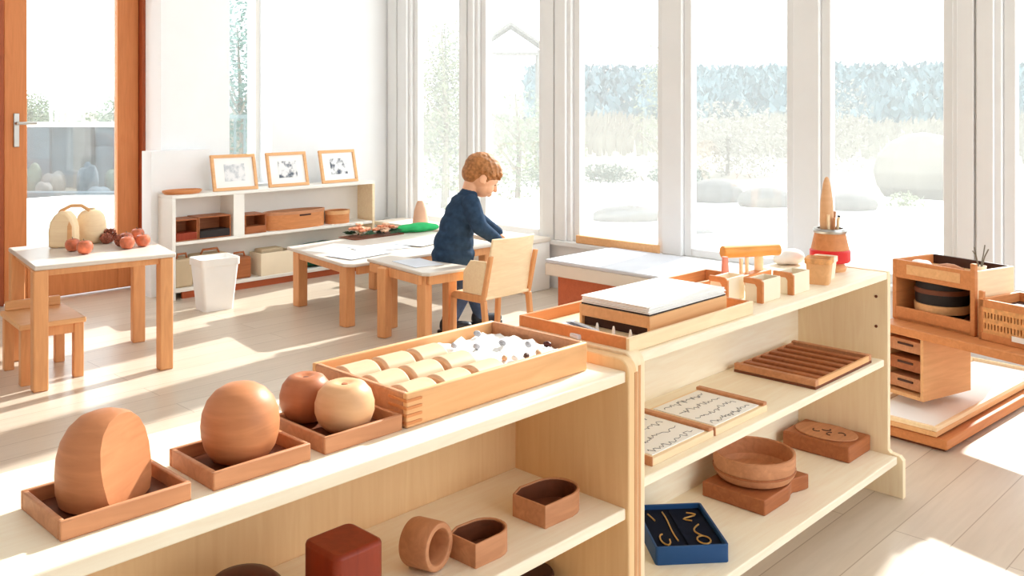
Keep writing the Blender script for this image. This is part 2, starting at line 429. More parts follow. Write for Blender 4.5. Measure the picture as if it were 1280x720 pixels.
# apple shaped balls
ap = [(0, .004), (.018, 0), (.034, .004), (.046, .016), (.0525, .034), (.0525, .05), (.047, .068), (.036, .081), (.024, .0855), (.013, .083), (0, .077)]
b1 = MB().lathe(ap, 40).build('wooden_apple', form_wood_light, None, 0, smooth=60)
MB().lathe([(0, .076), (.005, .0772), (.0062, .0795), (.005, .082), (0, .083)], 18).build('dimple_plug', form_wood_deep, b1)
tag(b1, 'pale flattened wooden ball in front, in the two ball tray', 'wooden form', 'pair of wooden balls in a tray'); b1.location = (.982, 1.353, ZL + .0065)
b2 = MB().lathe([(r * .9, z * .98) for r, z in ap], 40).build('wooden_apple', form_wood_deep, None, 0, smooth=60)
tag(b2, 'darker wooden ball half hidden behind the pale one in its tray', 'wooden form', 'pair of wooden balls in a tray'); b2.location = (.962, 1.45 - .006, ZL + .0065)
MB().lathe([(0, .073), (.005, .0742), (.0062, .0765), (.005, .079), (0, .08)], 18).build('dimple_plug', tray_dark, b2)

# big finger jointed tray
bt = thing('jointed_tray', 'large finger jointed wooden tray filled with wooden loaves and white pieces', 'tray', (1.07, 1.288, ZL + .0005))
L, W, Hh, T = .51, .297, .062, .012
box(T, L - T, T, W - T, 0, .008).build('tray_floor', tray_wood, bt)
box(0, L, 0, T, 0, Hh).build('side', beech, bt, .003); box(0, L, W - T, W, 0, Hh).build('side', beech, bt, .003)
box(0, T, T, W - T, 0, Hh).build('side', tray_wood, bt, .003); box(L - T, L, T, W - T, 0, Hh).build('side', tray_wood, bt, .003)
for k in range(4):
    z = .006 + k * .0135
    MB().prism([(-.0015, -.0015), (.036, -.0015), (.030, .001), (.001, .001), (.001, .046), (-.0015, .052)], z, z + .006).build('finger_joint', orange_wood, bt, .001)
def loaf():
    n = 12; pts = []
    hw, hh = .040, .056
    pts.append((-hw, 0)); pts.append((-hw, hh * .45))
    for k in range(1, n):
        a = PI - PI * k / n; pts.append((hw * .97 * math.cos(a), hh * .45 + hh * .55 * math.sin(a)))
    pts += [(hw, hh * .45), (hw, 0)]
    mb = MB(); mb.extrude_x(pts, -.039, .039); return mb
words_col = ['nearest the left end', 'in the middle row', 'beside the white pieces']
words_row = ['back', 'middle', 'front']
lf = None
for cidx in range(3):
    for ridx in range(3):
        loc = (1.127 + cidx * .0905, 1.513 - ridx * .088, ZL + .0085)
        lab = 'rounded wooden loaf %s, %s of its three in the jointed tray' % (words_col[cidx], {'back': 'rearmost', 'middle': 'central', 'front': 'foremost'}[words_row[ridx]])
        if lf is None:
            lf = loaf().build('wooden_loaf', loaf_wood, None, .006, smooth=50); tag(lf, lab, 'wooden loaf', 'wooden loaves in the jointed tray'); lf.location = loc
        else:
            copy_tree(lf, lab, loc, 0)
# crumpled white sheet with shells lying on it
ws = MB(); nx, ny = 15, 18; gr = []
for i in range(nx + 1):
    row = []
    for j in range(ny + 1):
        x = 1.356 + .206 * i / nx; y = 1.304 + .264 * j / ny
        z = ZL + .044 + .007 * math.sin(i * 1.3 + j * .7) * math.cos(j * 1.1) + random.uniform(-.0025, .003)
        if i in (0, nx) or j in (0, ny): z -= .012
        row.append(ws.bm.verts.new((x, y, z)))
    gr.append(row)
for i in range(nx):
    for j in range(ny): ws.bm.faces.new((gr[i][j], gr[i + 1][j], gr[i + 1][j + 1], gr[i][j + 1]))
wso = ws.build('crumpled_sheet', paper, None, smooth=60); tag(wso, 'crumpled white sheet filling the right end of the jointed tray', 'paper')
so = wso.modifiers.new('thick', 'SOLIDIFY'); so.thickness = .022; so.offset = -1
shells = [(1.385, 1.35, 'tan pebble at the front left of the white sheet', loaf_wood), (1.40, 1.335, 'pale pebble at the front of the white sheet', shell_white), (1.43, 1.33, 'brown pebble at the front edge of the white sheet', pebble_dark),
          (1.465, 1.328, 'tan pebble near the front edge of the white sheet', loaf_wood), (1.53, 1.36, 'dark red pebble at the right corner of the white sheet', maroon_wood), (1.50, 1.39, 'grey pebble beside the dark red one', pebble_grey),
          (1.47, 1.44, 'grey shell in the middle of the white sheet', pebble_grey), (1.41, 1.46, 'grey shell at the middle left of the white sheet', pebble_grey), (1.38, 1.50, 'small grey shell at the back left of the white sheet', pebble_grey), (1.49, 1.54, 'tiny shell at the back edge of the white sheet', pebble_grey)]
for x, y, lab, mt in shells:
    k = MB().lathe([(0, -.006), (.006, -.005), (.0075, 0), (.006, .004), (.003, .006), (0, .0065)], 14, sx=1.25, sy=.85).build('shell', mt, None)
    k.location = (x, y, ZL + .054); k.rotation_euler = (random.uniform(-.4, .4), random.uniform(-.4, .4), random.uniform(0, 3)); tag(k, lab, 'pebble', 'pebbles on the white sheet')

# ------------------------------------------------------------------ items on the lower boards of the left shelf
ZM = .418
o = MB().prism(rrect(-.051, .051, -.051, .051, .016), 0, .13).build('wooden_block', red_wood, None, .007); o.location = (.957, 1.322, ZM)
tag(o, 'dark red wooden block with rounded corners on the lower board', 'wooden block')
o = MB().lathe([(0, 0), (.062, 0), (.067, .004), (.068, .06), (.064, .076), (.05, .089), (.028, .096), (0, .098)], 40).build('wooden_drum', maroon_wood, None); o.location = (.81, 1.40, ZM)
tag(o, 'very dark domed wooden cylinder left of the red block, bottom of picture', 'wooden form')
# ring on its side
rg = MB(); prof = [(q * 1.04, w) for q, w in [(.041, -.032), (.043, -.026), (.043, .026), (.041, .032), (.032, .032), (.030, .028), (.030, -.028), (.032, -.032), (.041, -.032)]]
rg.lathe(prof, 44); o = rg.build('wooden_ring', tray_wood, None, .001, smooth=40)
o.rotation_euler = (PI / 2 - .05, 0, math.radians(12)); o.location = (1.163, 1.343, ZM + .0445)
tag(o, 'thick wooden ring standing on edge right of the red block', 'wooden ring')
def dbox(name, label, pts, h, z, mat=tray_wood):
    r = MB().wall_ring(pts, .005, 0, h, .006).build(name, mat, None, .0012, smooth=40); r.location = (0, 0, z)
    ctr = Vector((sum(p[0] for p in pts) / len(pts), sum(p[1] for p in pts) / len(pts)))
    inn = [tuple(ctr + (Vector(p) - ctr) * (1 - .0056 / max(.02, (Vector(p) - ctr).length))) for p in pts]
    MB().wall_ring(inn, .002, .0062, h - .003, .001).build('lining_or_shade', tray_dark, r)  # dark inner ring stands in for the shade inside the box
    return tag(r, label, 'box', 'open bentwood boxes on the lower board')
def dshape(x0, y0, L, W):
    pts = [(x0, y0), (x0 + L * .6, y0 - W * .03)]
    for k in range(1, 10):
        a = -PI / 2 + PI * k / 10; pts.append((x0 + L * .62 + L * .38 * math.cos(a), y0 + W * .5 + W * .52 * math.sin(a)))
    pts += [(x0 + L * .6, y0 + W * 1.03), (x0 + L * .25, y0 + W * 1.06), (x0 - L * .02, y0 + W * .9)]
    return pts
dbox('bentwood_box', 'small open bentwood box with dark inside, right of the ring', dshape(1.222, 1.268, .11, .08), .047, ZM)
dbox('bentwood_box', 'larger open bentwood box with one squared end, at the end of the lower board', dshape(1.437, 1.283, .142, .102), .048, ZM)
o = MB().lathe([(0, 0), (.048, 0), (.052, .006), (.052, .07), (.054, .072), (.054, .092), (.05, .098), (0, .1)], 36).build('round_tin', dark_brown, None); o.location = (1.562, 1.44, .1352)
tag(o, 'dark brown round lidded tin on the bottom board of the left shelf', 'tin')

# ------------------------------------------------------------------ top of the middle shelf
ZR = .74
st = tray('slotted_tray', 'long shallow wooden tray with a paper filled box standing in it', 'tray', (1.682, 1.25, ZR + .0005), .55, .34, .034, .01, orange_wood, pale_wood)
for c in st.children:
    if c.name.startswith('side') and c.data.vertices[0].co.y < .02 and max(v.co.x for v in c.data.vertices) > .5 and min(v.co.x for v in c.data.vertices) < .01 and max(v.co.y for v in c.data.vertices) < .02: c.data.materials[0] = pale_wood  # front side recoloured pale, the sun's bleaching glare put into its colour
for k in range(5):
    o = box(-.115, .0, -.008, .008, 0, .012).build('grey_rod', ink if k % 2 else paper_blue, None, .003)
    o.location = (1.775 - .002 * k, 1.395 + k * .034, ZR + .008); o.rotation_euler = (0, 0, math.radians(72)); o.location.x = 1.715 + k * .016; o.location.y = 1.50
    o.location.z = ZR + .0075
    tag(o, ['pale flat rod at the left rim of the long tray', 'grey flat rod second from the left rim of the long tray', 'pale flat rod in the middle of the five in the long tray', 'grey flat rod fourth from the left rim of the long tray', 'pale flat rod nearest the paper box in the long tray'][k], 'rod', 'flat rods in the long tray')
pb = thing('paper_box', 'tan wooden box topped with a stack of white paper in the long tray', 'box', (1.80, 1.278, ZR + .007))
PL, PW, PH = .345, .215, .052
box(0, PL, 0, .008, 0, PH).build('side', beech, pb, .0015); box(0, PL, PW - .008, PW, 0, PH).build('side', beech, pb, .0015)
box(PL - .008, PL, .008, PW - .008, 0, PH).build('side', beech, pb, .0015)
box(.0, .006, .008, PW - .008, .024, PH).build('end_flap', beech, pb, .001)
box(.012, PL - .008, .008, PW - .008, 0, .04).build('hollow_shade', dark_brown, pb)  # dark block stands in for the shade of the open hollow
box(.004, PL - .002, .004, PW - .004, PH, PH + .004).build('black_sheet', black_mat, pb)
k = thing('paper_stack', 'stack of white paper sheets on top of the tan box', 'paper', (1.80, 1.278, ZR + .007 + PH + .0045))
for j in range(7):
    box(.004 + random.uniform(-.003, .003), PL - .004, .004 + random.uniform(-.003, .003), PW - .006, .0025 * j, .0025 * j + .0022, rz=random.uniform(-.012, .012)).build('sheet', paper, k)
for j in range(3):
    o = MB().lathe([(0, 0), (.005, 0), (.004, .012), (.002, .02), (0, .021)], 10).build('white_peg', shell_white, None); o.location = (1.774, 1.315 + .05 * j, ZR + .0075)
    tag(o, ['small white peg in the long tray, nearest the front corner', 'small white peg in the long tray, middle of three', 'small white peg in the long tray, farthest from the front corner'][j], 'peg', 'white pegs in the long tray')

def ended_box(label, u, v, L, W, h, rz=0.0, end=.012):
    r = thing('pencil_box', label, 'box', (u, v, ZR), rz, 'cream boxes along the middle shelf top')
    MB().wall_ring([(end * .3, 0), (L, 0), (L, W), (end * .3, W)], .006, 0, h * .94, .006).build('body', cream, r, .002)
    MB().extrude_x([(-.003, 0), (.016, 0), (.016, h - .024), (.022, h - .016), (W + .003, h - .016), (W + .003, h), (.006, h), (-.003, h - .009)], 0, end * .8).build('end_frame', orange_wood, r, .002)
    return r
ended_box('cream box with a wooden end, rear one beside the paper box', 2.30, 1.372, .10, .055, .072)
ended_box('cream box with a wooden end, second along from the paper box', 2.362, 1.297, .11, .055, .068)
ended_box('cream box with a wooden end, next to the square cup', 2.525, 1.288, .11, .06, .066)
lt = tray('shallow_tray', 'shallow pale tray with wooden rims behind the cream boxes', 'tray', (2.30, 1.475, ZR), .24, .12, .04, .01, orange_wood, cream)
wd = thing('rolling_stand', 'pegged wooden rack carrying a thick orange wooden roller', 'rack', (2.585, 1.49, ZR))
box(-.10, .16, -.02, .02, 0, .028).build('base_rail', orange_wood, wd, .004)
for x in (.0, .035, .11): MB().cyl((x, 0, .028), (x, 0, .077), .006 if x < .1 else .014, seg=16).build('peg', pale_wood, wd)
MB().cyl((-.095, 0, .028), (-.095, 0, .095), .013, .009, 16).build('pink_end_post', plain('pink_paint', (236, 150, 130), .5), wd)['label'] = 'pinkish end post'
o = MB().cyl((-.088, .05, .0), (.088, -.05, .0), .0195, seg=28).build('wooden_roller', plain('roller_wood', (232, 160, 78), .45, var=.1, scale=12), None, .004); o.location = (2.635, 1.485, ZR + .0975)
tag(o, 'thick orange wooden roller lying across the rack pegs', 'roller')
def cup(label, u, v, s, h, mat, rim=None, rz=0.0):
    r = thing('square_cup', label, 'cup', (u, v, ZR), rz, 'square cups on the middle shelf top')
    mb = MB(); a, b = s * .82, s
    rings = []
    for (q, z) in ((a, 0), (b, h), (b - .006, h), (a - .006, .006)):
        rings.append([mb.bm.verts.new((p[0], p[1], z)) for p in rrect(-q, q, -q, q, .010, 4)])
    for A, B in zip(rings, rings[1:]):
        n = len(A)
        for i in range(n): mb.bm.faces.new((A[i], A[(i + 1) % n], B[(i + 1) % n], B[i]))
    mb.bm.faces.new(rings[0][::-1]); mb.bm.faces.new(rings[-1])
    mb.build('cup_body', mat, r)
    MB().wall_ring(rrect(-b - .002, b + .002, -b - .002, b + .002, .011, 4), .008, h - .014, h + .002).build('rim', rim or mat, r)
    return r
cup('tan square cup with a thick woven rim on the shelf top', 2.762, 1.318, .038, .078, beech, reed, .3)
cup('cream square cup half hidden behind the tan one', 2.865, 1.35, .034, .066, cream, cream, .2)
# tool crock
tc = thing('tool_holder', 'wooden tool holder with a red band, full of brushes, near the shelf end', 'holder', (3.003, 1.395, ZR))
MB().lathe([(0, .030), (.062, .030), (.066, .035), (.066, .068), (.062, .072), (0, .072)], 28).build('red_band', red_paint, tc)
MB().lathe([(0, .072), (.062, .072), (.05, .127), (.042, .127), (.05, .08), (0, .08)], 28).build('wooden_cup', orange_wood, tc)
MB().lathe([(.043, .127), (.054, .127), (.056, .134), (.053, .142), (.042, .142), (.043, .127)], 28).build('metal_rim', steel, tc)
MB().lathe([(0, 0), (.05, 0), (.055, .012), (.04, .03), (0, .03)], 28).build('pedestal', beech, tc)
MB().lathe([(0, .0805), (.018, .0805), (.023, .17), (.021, .23), (.013, .29), (.006, .312), (0, .316)], 24, c=(-.012, .006, 0)).build('tall_cone', form_wood_light, tc)
for j, (x, y, hh) in enumerate([(-.035, -.01, .21), (-.022, -.025, .2), (.0, -.03, .2), (.016, -.024, .205), (.036, .0, .215), (.03, -.015, .19), (.02, .022, .21)]):
    MB().cyl((x * .7, y * .7, .081), (x, y, hh - .02), .0045, .005, 10).build('brush_handle', [pale_wood, tray_wood, pale_wood, ink_dark, tray_wood, ink_dark, pale_wood][j], tc)
o = MB().ball((0, 0, .028), (.05, .04, .028)).ball((.04, .02, .022), (.035, .03, .022)).ball((-.03, .025, .02), (.035, .03, .02)).build('white_cloth', paper, None, fuse=.006, soft=3); o.location = (3.02, 1.54, ZR - .001)
tag(o, 'bunched white cloth behind the tool holder at the shelf end', 'cloth')

# ------------------------------------------------------------------ inside the middle shelf
ZS = .455
def letter_board(label, u, v, L, W):
    r = thing('letter_board', label, 'board', (u, v, ZS), 0, 'letter boards on the middle shelf')
    box(0, L, 0, W, 0, .018).build('board', pale_wood, r, .002)
    box(.014, L - .026, .012, W - .012, .018, .0205).build('paper_face', paper, r)
    box(L - .022, L - .002, .0, W, .018, .027).build('ledge', tray_wood, r, .002)
    box(-.004, 0, .0, W, 0, .022).build('end_strip', tray_wood, r, .001)
    rnd = random.Random(int(u * 100))
    for row in range(4):
        y = .03 + row * (W - .06) / 3.2; p = []; x = .028
        while x < L - .045:
            p.append((x, y + rnd.uniform(-.013, .013) * (1 if len(p) % 4 else .2), .0206)); x += rnd.uniform(.001, .010)
        MB().sweep(p, .0009, 5).build('script_line', ink, r)
    return r
letter_board('white letter board with grey script, nearer the left side panel', 1.79, 1.262, .265, .215)
letter_board('white letter board with grey script, beside the ribbed tray', 2.065, 1.262, .265, .215)
rt = thing('ribbed_tray', 'brown ribbed wooden tray at the right end of the middle board', 'tray', (2.60, 1.252, ZS))
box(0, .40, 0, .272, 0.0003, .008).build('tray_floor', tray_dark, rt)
box(0, .02, 0, .272, .008, .028).build('side', tray_wood, rt, .002); box(.38, .40, 0, .272, .008, .028).build('side', tray_wood, rt, .002)
box(.02, .38, .0, .008, .008, .026).build('side', beech, rt, .001); box(.02, .38, .264, .272, .008, .022).build('side', tray_wood, rt, .001)
for k in range(6):
    box(.040 + k * .056, .068 + k * .056, .008, .264, .008, .026).build('rib', brown_wood, rt, .004)
# wavy block, bowl, puzzle box, blue box
ZB = .135
pts = [(.0, .0), (.135, .0)] + [(.135 + .135 * k / 10, .018 * math.sin(PI * k / 10) ** 2 * (1 if k < 6 else .7)) for k in range(1, 10)] + [(.27, .0), (.272, .2), (0, .205)]
o = MB().prism(pts, 0, .044).build('carved_block', brown_wood, None, .004); o.location = (2.385, 1.30, ZB); tag(o, 'thick brown wooden block with a wavy front, under the round bowl', 'wooden block')
bw = MB().lathe([(0, 0), (.085, 0), (.108, .006), (.118, .02), (.121, .05), (.121, .078), (.116, .080), (.112, .077), (.110, .03), (.098, .016), (0, .012)], 56).build('wooden_bowl', tray_wood, None); bw.location = (2.522, 1.41, ZB + .0445)
tag(bw, 'round straight sided wooden bowl standing on the wavy block', 'bowl')
MB().lathe([(.1208, .0), (.1222, .001), (.1222, .006), (.1208, .007), (.1208, 0)], 56, c=(0, 0, .028)).build('hoop', brown_wood, bw)
pz = thing('puzzle_box', 'square brown wooden box with an oval carved lid, at the shelf end', 'box', (2.922, 1.292, ZB + .0003))
box(.0, .168, 0, .235, 0, .053).build('box_body', brown_wood, pz, .006)
lid = MB().prism(oval(.084, .118, .075, .106, 40), .053, .058).build('oval_lid', tray_wood, pz, .002)
sc = MB()
for (cx, cy, a0) in ((.06, .09, .3), (.10, .12, 2.4), (.085, .07, 4.4), (.07, .14, 1.2)):
    sc.sweep([(cx + .02 * math.cos(a0 + t * .5) * (1 - t * .1), cy + .02 * math.sin(a0 + t * .5) * (1 - t * .1), .0585) for t in range(7)], .002, 6)
sc.build('carving', dark_brown, lid)
o = MB().sweep([(.022 * math.cos(t * PI / 8), 0, .022 + .022 * math.sin(t * PI / 8)) for t in range(17)], .003, 8).build('wire_ring', tray_dark, None); o.location = (2.78, 1.46, ZB); o.rotation_euler = (0, 0, -.6)
tag(o, 'small dark wire ring standing between bowl and oval lidded box', 'ring')
bb = thing('jewel_box', 'shallow blue box lined in black with gold trinkets, on the bottom board', 'box', (2.085, 1.236, ZB), math.radians(49))
BL, BW_, BH = .25, .19, .046     # local x along the long side, y towards the left
MB().wall_ring(rrect(0, BL, 0, BW_, .008, 4), .006, 0, BH, .004).build('box_body', blue_card, bb, .001)
box(.007, BL - .007, .007, BW_ - .007, .004, .034).build('lining_or_shade', navy_felt, bb, .002)
box(.02, BL - .02, BW_ / 2 - .004, BW_ / 2 + .004, .034, .039).build('divider', navy_felt, bb, .001)
tr_labels = ['gold ring in the blue box, at its front corner', 'gold curved trinket in the blue box, in front of the long pin', 'long gold pin along the middle of the blue box', 'gold leaf trinket at the back of the blue box', 'gold bar trinket near the back left of the blue box', 'gold chain loop at the front left of the blue box']
paths = [[(.05 + .022 * math.cos(t), .05 + .017 * math.sin(t), .0365) for t in [2 * PI * k / 14 for k in range(15)]],
         [(.07 + .05 * k / 8, .045 + .018 * math.sin(k * .4), .0365 + .001 * k % 2) for k in range(9)],
         [(.05 + .17 * k / 6, .118 + .002 * math.sin(k), .0362) for k in range(7)],
         [(.16 + .05 * k / 8, .05 + .02 * math.sin(k * .8), .0365) for k in range(9)],
         [(.17 + .04 * k / 4, .15 + .01 * k / 4, .0365) for k in range(5)],
         [(.06 + .03 * math.cos(t), .15 + .012 * math.sin(t), .0365) for t in [2 * PI * k / 12 for k in range(10)]]]
for lab, p in zip(tr_labels, paths):
    M4 = Matrix.Translation((2.085, 1.236, ZB)) @ Matrix.Rotation(math.radians(49), 4, 'Z')
    o = MB().sweep(p, .0022, 8).build('trinket', gold, None); o.matrix_world = M4; tag(o, lab, 'trinket', 'gold trinkets in the blue box')

# ------------------------------------------------------------------ right hand window counter
RZ = math.radians(15.7)         # local x runs into the room's depth, local y away from the camera's right edge
def rc(x, y):
    o = Vector((3.66, .98)); return (o.x + x * math.cos(-RZ) - y * math.sin(-RZ), o.y + x * math.sin(-RZ) + y * math.cos(-RZ))
ct = thing('window_counter', 'low wooden counter along the windows with open shelves below', 'counter', (3.66, .98, 0), -RZ)
box(0, .50, -.45, .62, .365, .40).build('counter_top', orange_wood, ct, .004)
cb = MB().box(.02, .33, .416, .43, .115, .365).box(.02, .33, .60, .615, .115, .365).box(.02, .33, .43, .60, .115, .13).box(.315, .33, .43, .6, .13, .365)
cb.build('open_bay', beech, ct, .002)
for k in range(3):
    dr = box(.045, .31, .436, .594, .14 + k * .075, .19 + k * .075).build('drawer', [tray_wood, brown_wood, tray_wood][k], ct, .003)
    box(.040, .045, .48, .55, .168 + k * .075, .176 + k * .075).build('pull_slot', dark_brown, dr)
MB().box(.06, .46, -.44, -.41, 0, .365).build('leg_panel', beech, ct, .003)
MB().box(.30, .33, .57, .615, 0, .115).build('leg', beech, ct, .003)
p = rc(.10, .25)
cr = thing('wooden_crate', 'open fronted orange wooden crate with a drum inside, on the window counter', 'crate', (p[0], p[1], .401), -RZ)
CW, CD, CH = .37, .26, .25
box(0, .02, 0, .02, 0, CH + .03).build('corner_post', orange_wood, cr, .003); box(.02, CD, 0, .016, 0, CH).build('side', pale_wood, cr, .003); box(0, CD, CW - .018, CW, 0, CH).build('side', orange_wood, cr, .003)  # right side built in pale wood, sunlight put into its colour
box(0, CD, .018, CW - .018, 0, .012).build('crate_floor', orange_wood, cr); box(CD - .012, CD, .018, CW - .018, .012, CH).build('back_panel', dark_brown, cr)
box(0, .014, .018, CW - .018, .0, .055).build('lower_rail', orange_wood, cr, .002); box(0, .014, .018, CW - .018, .175, CH).build('upper_rail', orange_wood, cr, .002)
box(.014, CD - .012, .018, CW - .018, .20, .212).build('lid_floor', beech, cr)
box(-.004, 0, .06, CW - .07, .195, .235).build('raised_panel', beech, cr, .003)
dq = thing('hand_drum', 'dark hand drum with tan hoops lying inside the crate', 'drum', (rc(.235, .435)[0], rc(.245, .48)[1], .418), -RZ)
MB().lathe([(0, 0), (.08, 0), (.098, .03), (.104, .08), (.1, .15), (0, .155)], 32).build('drum_shell', black_mat, dq)
MB().lathe([(.097, .028), (.105, .03), (.108, .062), (.1, .064), (.097, .028)], 32).build('hoop', beech, dq); MB().lathe([(.1, .105), (.108, .107), (.106, .125), (.098, .127), (.1, .105)], 32).build('hoop', tray_dark, dq)
# things on top of crate
o = MB().sweep([(-.06, 0, .012), (-.02, .01, .018), (.02, .0, .016), (.06, -.005, .012)], [.01, .016, .015, .009], 10).build('wooden_fish', tray_wood, None); q = rc(.20, .42); o.location = (q[0], q[1], .401 + CH + .0); o.rotation_euler = (0, 0, 1.2)
o.location.z = .401 + .212 + .005; tag(o, 'reddish carved stick lying in the top of the crate', 'carved stick')
o = MB().ball((0, 0, .02), (.045, .03, .02)).ball((.03, .03, .018), (.03, .035, .018)).ball((-.045, .01, .012), (.03, .02, .012)).build('white_rag', paper, None, fuse=.006, soft=3); q = rc(.17, .52); o.location = (q[0], q[1], .401 + .212); tag(o, 'white rag bunched on top of the crate', 'cloth')
vs = thing('twig_cup', 'small pale cup of dry twigs standing in the top of the crate', 'twigs', (rc(.21, .30)[0], rc(.21, .30)[1], .6135))
MB().lathe([(0, 0), (.022, 0), (.025, .045), (.022, .045), (.019, .006), (0, .006)], 20).build('cup_body', cream, vs)
for (x, y, h) in ((.03, -.01, .125), (-.01, -.035, .115), (.01, .03, .10), (-.03, .01, .12)):
    MB().sweep([(0, 0, .008), (x * .3, y * .3, .05), (x * .8, y * .6, .085), (x, y, h)], .0025, 6).build('twig', bark, vs)
p = rc(.085, -.12)
bk = thing('woven_basket', 'wooden basket with two woven rows of dark gaps, at the right edge', 'basket', (p[0], p[1], .401), -RZ)
LB, DB, HB = .345, .26, .155
box(0, .014, 0, LB, 0, .03).build('side', orange_wood, bk, .002); box(0, .014, 0, LB, .125, HB).build('side', orange_wood, bk, .002)
box(.0, .014, LB - .02, LB, .03, HB + .03).build('corner_post', orange_wood, bk, .002); box(.0, .014, 0, .02, .03, HB + .03).build('corner_post', orange_wood, bk, .002)
box(.0, DB, LB - .014, LB + .001, .0, HB).build('side', orange_wood, bk, .002); box(.0, DB, -.001, .014, .0, HB).build('side', orange_wood, bk, .002); box(DB - .014, DB, .014, LB - .014, 0, HB).build('side', orange_wood, bk, .002)
box(.016, DB - .016, .016, LB - .016, 0, .12).build('dark_lining', dark_brown, bk)
wv = MB()
for r_ in range(2):
    z0_ = .044 + r_ * .042
    for k in range(25):
        y = .02 + k * (LB - .04) / 24
        wv.box(.002, .012, y - .0036, y + .0036, z0_, z0_ + .022)
wv.box(.0, .013, .02, LB - .02, .066, .086).box(.0, .013, .02, LB - .02, .028, .045).box(.0, .013, .02, LB - .02, .107, .126); wv.build('woven_front', reed, bk)
q = thing('shelf_label', 'small white card on the front of the woven basket', 'card', (rc(.08, .06)[0], rc(.08, .06)[1], .401), -RZ)
box(-.002, .0, -.03, .03, .02, .04).build('card', paper, q)
# low platform with a white mat
pf = thing('floor_tray', 'low wooden floor tray with a white mat, right of the middle shelf', 'tray', (3.606, 1.222, 0), math.radians(-4))
box(0, 1.10, 0, .34, .012, .05).build('lower_box', orange_wood, pf, .004)
box(.02, 1.08, .015, .325, 0, .012).build('plinth', tray_dark, pf)
box(-.02, 1.09, .03, .345, .058, .078).build('mat_board', beech, pf, .003)
box(.05, 1.05, .04, .3, .05, .058).build('spacer', dark_brown, pf)
box(.005, 1.07, .05, .325, .078, .081).build('white_mat', paper, pf)
for a in ((-.02, 1.09, .03, .045), (-.02, 1.09, .33, .345), (-.02, -.005, .045, .33), (1.075, 1.09, .045, .33)):
    box(*a, .078, .095).build('rim', pale_wood, pf, .002)

# ------------------------------------------------------------------ window benches
bn = thing('window_bench', 'low window bench with a pale grey seat and reddish base, behind the shelf', 'bench', (0, 0, 0))
box(4.24, 4.90, 2.30, 3.79, .255, .33).build('seat_board', bench_side, bn, .006)
box(4.24, 4.90, 2.30, 3.79, .33, .352).build('seat_pad', bench_grey, bn, .008)
box(4.28, 4.80, 2.32, 3.72, .0, .255).build('base', bench_red, bn, .004)
box(4.905, 4.93, 3.42, 4.10, .346, .40).build('back_rail', beech, bn, .004)
ws = thing('long_bench', 'low white window seat behind the child, below the far windows', 'bench', (0, 0, 0))
box(4.62, 4.90, 4.33, 5.95, 0, .335).build('seat_body', white_paint, ws, .006); box(4.60, 4.90, 4.32, 5.95, .335, .365).build('seat_board', bench_side, ws, .006)
o = MB().lathe([(0, 0), (.062, 0), (.062, .02), (.05, .10), (.032, .16), (.02, .178), (0, .18)], 28).build('wooden_cone', terracotta, None); q = (4.75, 5.55); o.location = (q[0], q[1], .3655); tag(o, 'pale terracotta cone on the white window seat', 'cone')

# ------------------------------------------------------------------ back shelf
bs = thing('display_shelf', 'white three tier display shelf against the back wall', 'shelf')
V0, V1 = 5.85, 6.055
box(2.863, 4.535, V0, V1 + .08 - .08, .672, .695).build('top_board', shelf_white, bs, .003)
box(2.89, 4.51, V0, V1, .362, .383).build('shelf_board', shelf_white, bs, .003); box(2.89, 4.51, V0, V1, .05, .073).build('shelf_board', shelf_white, bs, .003)
box(2.863, 2.89, V0, V1, 0, .672).build('side_panel', shelf_white, bs, .003)
box(4.51, 4.535, V0, V1, 0, .672).build('side_panel', birch, bs, .003)
box(2.89, 4.51, V1 - .012, V1, .073, .672).build('back_panel', shelf_white, bs)
box(3.395 - .08, 3.42 - .02, V0 + .01, V1 - .012, .383, .672).build('divider', shelf_white, bs, .002)
box(2.95, 4.45, V0 + .03, V0 + .05, 0, .05).build('kick_rail', bench_red, bs)
frames = [(3.19, 'leftmost picture frame on the back shelf, with a faint pale sketch', ink), (3.625, 'middle picture frame on the back shelf, with a blue grey sketch', ink_dark), (4.085, 'rightmost picture frame on the back shelf, with a small dark sketch', ink_dark)]
pf0 = None
for j, (x, lab, mt) in enumerate(frames):
    r = thing('picture_frame', lab, 'picture frame', (x, 5.90, .697), 0, 'framed pictures on the back shelf')
    r.rotation_euler = (math.radians(-13), 0, math.radians(-3 + 2 * j))
    w_, h_ = .335, .255
    MB().box(0, w_, 0, .02, 0, .022).box(0, w_, 0, .02, h_ - .022, h_).box(0, .022, 0, .02, .022, h_ - .022).box(w_ - .022, w_, 0, .02, .022, h_ - .022).build('frame', beech, r, .002)
    box(.022, w_ - .022, .010, .014, .022, h_ - .022).build('mount', paper, r)
    pic = MB(); rd = random.Random(j + 3)
    pic.box(w_ * .28, w_ * .74, .0085, .0105, h_ * .26, h_ * .74)
    pco = pic.build('picture', photo('photo_print', [(196, 200, 206), (96, 104, 118), (84, 90, 104)][j], (238, 238, 240), [2.2, 5.1, 7.7][j]), r)
    MB().box(w_ * .46, w_ * .54, .02, .028, .0, h_ * .55).build('stand', beech, r)
pl = MB().lathe([(0, 0), (.12, 0), (.135, .012), (.138, .024), (.13, .026), (.12, .014), (0, .012)], 36, sy=.62).build('wooden_plate', orange_wood, None); pl.location = (2.985, 5.952, .6955); tag(pl, 'shallow oval wooden dish on the left end of the back shelf', 'dish')
